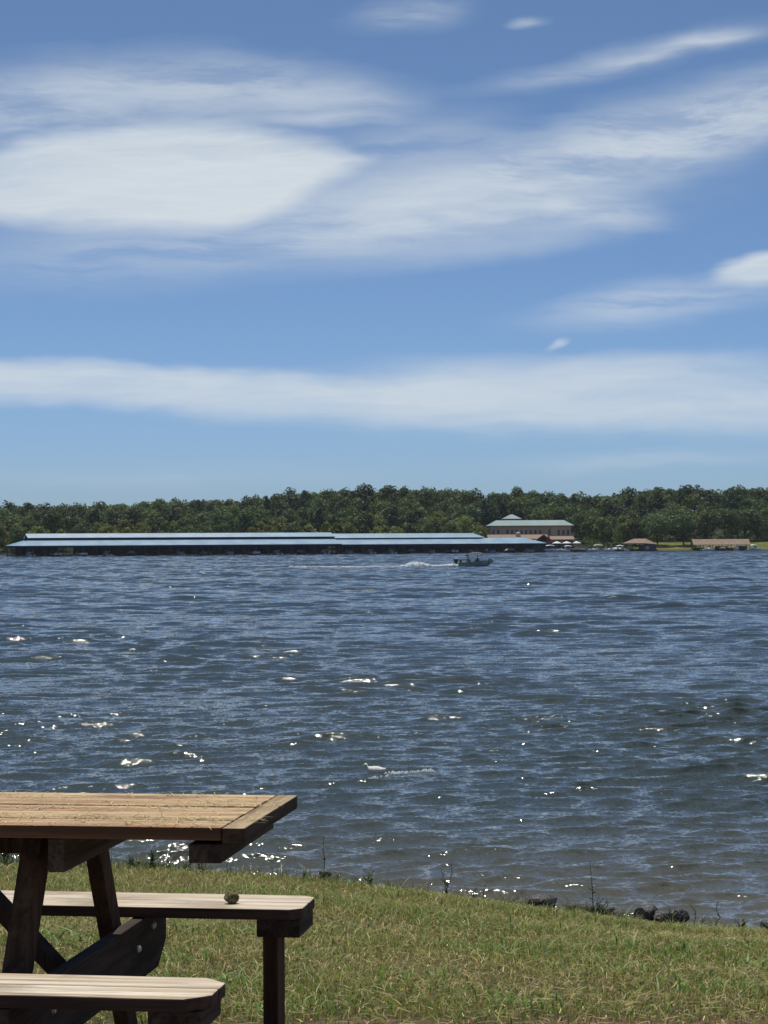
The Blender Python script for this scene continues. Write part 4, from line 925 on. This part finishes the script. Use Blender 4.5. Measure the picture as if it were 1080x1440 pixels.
wl = [(214, 0, .20, 'bush', 'dense leafy weed clump seen under the tabletop at the grass edge'), (237, 0, .18, 'seed', 'thin weed just right of the leafy clump under the tabletop'), (182, .1, .12, 'bush', 'low weed left of the leafy clump under the tabletop'), (283, 0, .12, 'bush', 'short weed sprig below the right end of the tabletop, left one'), (318, 0, .12, 'seed', 'short weed sprig below the right end of the tabletop, right one'),
      (8, 0, .2, 'bush', 'dark leafy weed clump at the left frame edge behind the table'), (30, .1, .16, 'bush', 'low leafy weed beside the table leg at far left'), (262, 0, .10, 'bush', 'tiny weed between the clump and the tabletop end'),
      (453, 0, .30, 'tall', 'tall thin weed with bent tip just right of the table'), (519, 0, .14, 'bush', 'short dark leafy weed in front of the sparkling shallows'), (625, 0, .21, 'seed', 'tall branching weed near the middle of the grass edge'),
      (663, .1, .10, 'seed', 'short weed right of the tall middle weed'), (676, 0, .13, 'tall', 'thin single stem between middle weed and largest rock'), (795, 0, .13, 'tall', 'thin single stem just right of the largest rock'), (831, 0, .34, 'tall', 'tallest weed at the grass edge, right of the largest rock'),
      (843, 0, .16, 'bush', 'bushy weed at the foot of the tallest weed'), (936, 0, .14, 'seed', 'weed standing among the wet rocks at the right'), (972, 0, .15, 'tall', 'thin stem just right of the wet rocks'), (984, 0, .13, 'seed', 'small weed right of the wet rocks beside the thin stem'), (1005, 0, .18, 'tall', 'thin tall stem near the right end of the grass edge'), (1040, 0, .10, 'bush', 'low leafy weed near the right frame edge'), (1071, 0, .09, 'seed', 'last small weed at the right frame edge'), (385, 0, .10, 'seed', 'small weed left of the tall bent weed'), (560, 0, .09, 'seed', 'tiny weed sprig left of the tall middle weed'), (720, 0, .10, 'seed', 'small sprig left of the largest rock')]
for i, (px, dy_, h, k, lab) in enumerate(wl): weed(px, dy_, h, k, 300+i, lab)
def rock_at(px, dpy, size, seed, label, group='rocks at the grass edge'):
    a = (px-540)/3200; Yv = 15.2
    for _ in range(6): Yv = float(crest(a*Yv)[0])
    Yv += .06; x = a*Yv; z = float(ground_z(x, Yv)); lump('rock', (x, Yv, z+.035+size[2]*.30), size, seed, ROCK, label, 'rock', .3, group)
rk = [(760, (.11,.09,.062), 'largest dark rock at the grass edge, right of centre'), (800, (.045,.05,.03), 'small dark rock right of the largest rock'), (820, (.05,.05,.035), 'small rock left of the tallest weed foot'), (848, (.075,.06,.045), 'flat wet rock just right of the tallest weed'), (866, (.05,.05,.03), 'small wet rock between tallest weed and rock group'), (905, (.085,.07,.07), 'pointed wet rock at the left of the right-hand rock group'), (926, (.06,.06,.05), 'rounded wet rock in the middle of the right-hand rock group'),
      (950, (.075,.06,.06), 'jagged wet rock at the right of the right-hand rock group'), (1075, (.05,.05,.04), 'dark rock touching the right frame edge'), (455, (.06,.05,.04), 'dark rock below the tall bent weed'), (100, (.065,.06,.07), 'pale-streaked rock seen between the table legs'), (190, (.06,.05,.03), 'dark flat rock under the leafy weed clump'), (215, (.08,.06,.03), 'dark rock at the foot of the leafy weed clump')]
for i, (px, s, lab) in enumerate(rk): rock_at(px, 0, s, 60+i, lab)
# riprap on the bank face below the grass edge
rr = random.Random(6); n_r = 0; riprap = [lump('bank_rock', (0,0,0), (.24,.19,.15), 90+i, ROCK, 'x', 'rock', .3) for i in range(4)]
for i in range(90):
    x = rr.uniform(-5, 5); Yc = float(crest(x)[0]); y = Yc + rr.uniform(.7, 4.4); z = float(ground_z(x, y))
    o = riprap[i] if i < 4 else riprap[i % 4].copy()
    if i >= 4: col.objects.link(o)
    s = rr.uniform(.6, 1.25); o.location = (x, y, z+.02); o.rotation_euler = (rr.uniform(-.5,.5), rr.uniform(-.5,.5), rr.uniform(0, 6)); o.scale = (s, s, s*.8)
    tag(o, 'dark rock on the bank face below the grass edge, one of many', 'rock', 'rocks on the bank face')
print('objects', len(bpy.data.objects))
# ------------------------------------------------------------------ air
hm = bpy.data.materials.new('haze_air'); hm.use_nodes = True; ht = NT(hm.node_tree); ht.n.clear()
pv = ht.new('ShaderNodeVolumePrincipled'); pv.inputs['Color'].default_value = (.80, .88, 1, 1); pv.inputs['Density'].default_value = .00005; pv.inputs['Anisotropy'].default_value = .2
ht.l.new(pv.outputs[0], ht.new('ShaderNodeOutputMaterial').inputs['Volume'])
hb = MB().box(-1700, 1700, -90, 4200, -75, 40); ho = hb.build('haze', hm); tag(ho, 'thin pale air over the lake and far shore', 'haze', kind='stuff')
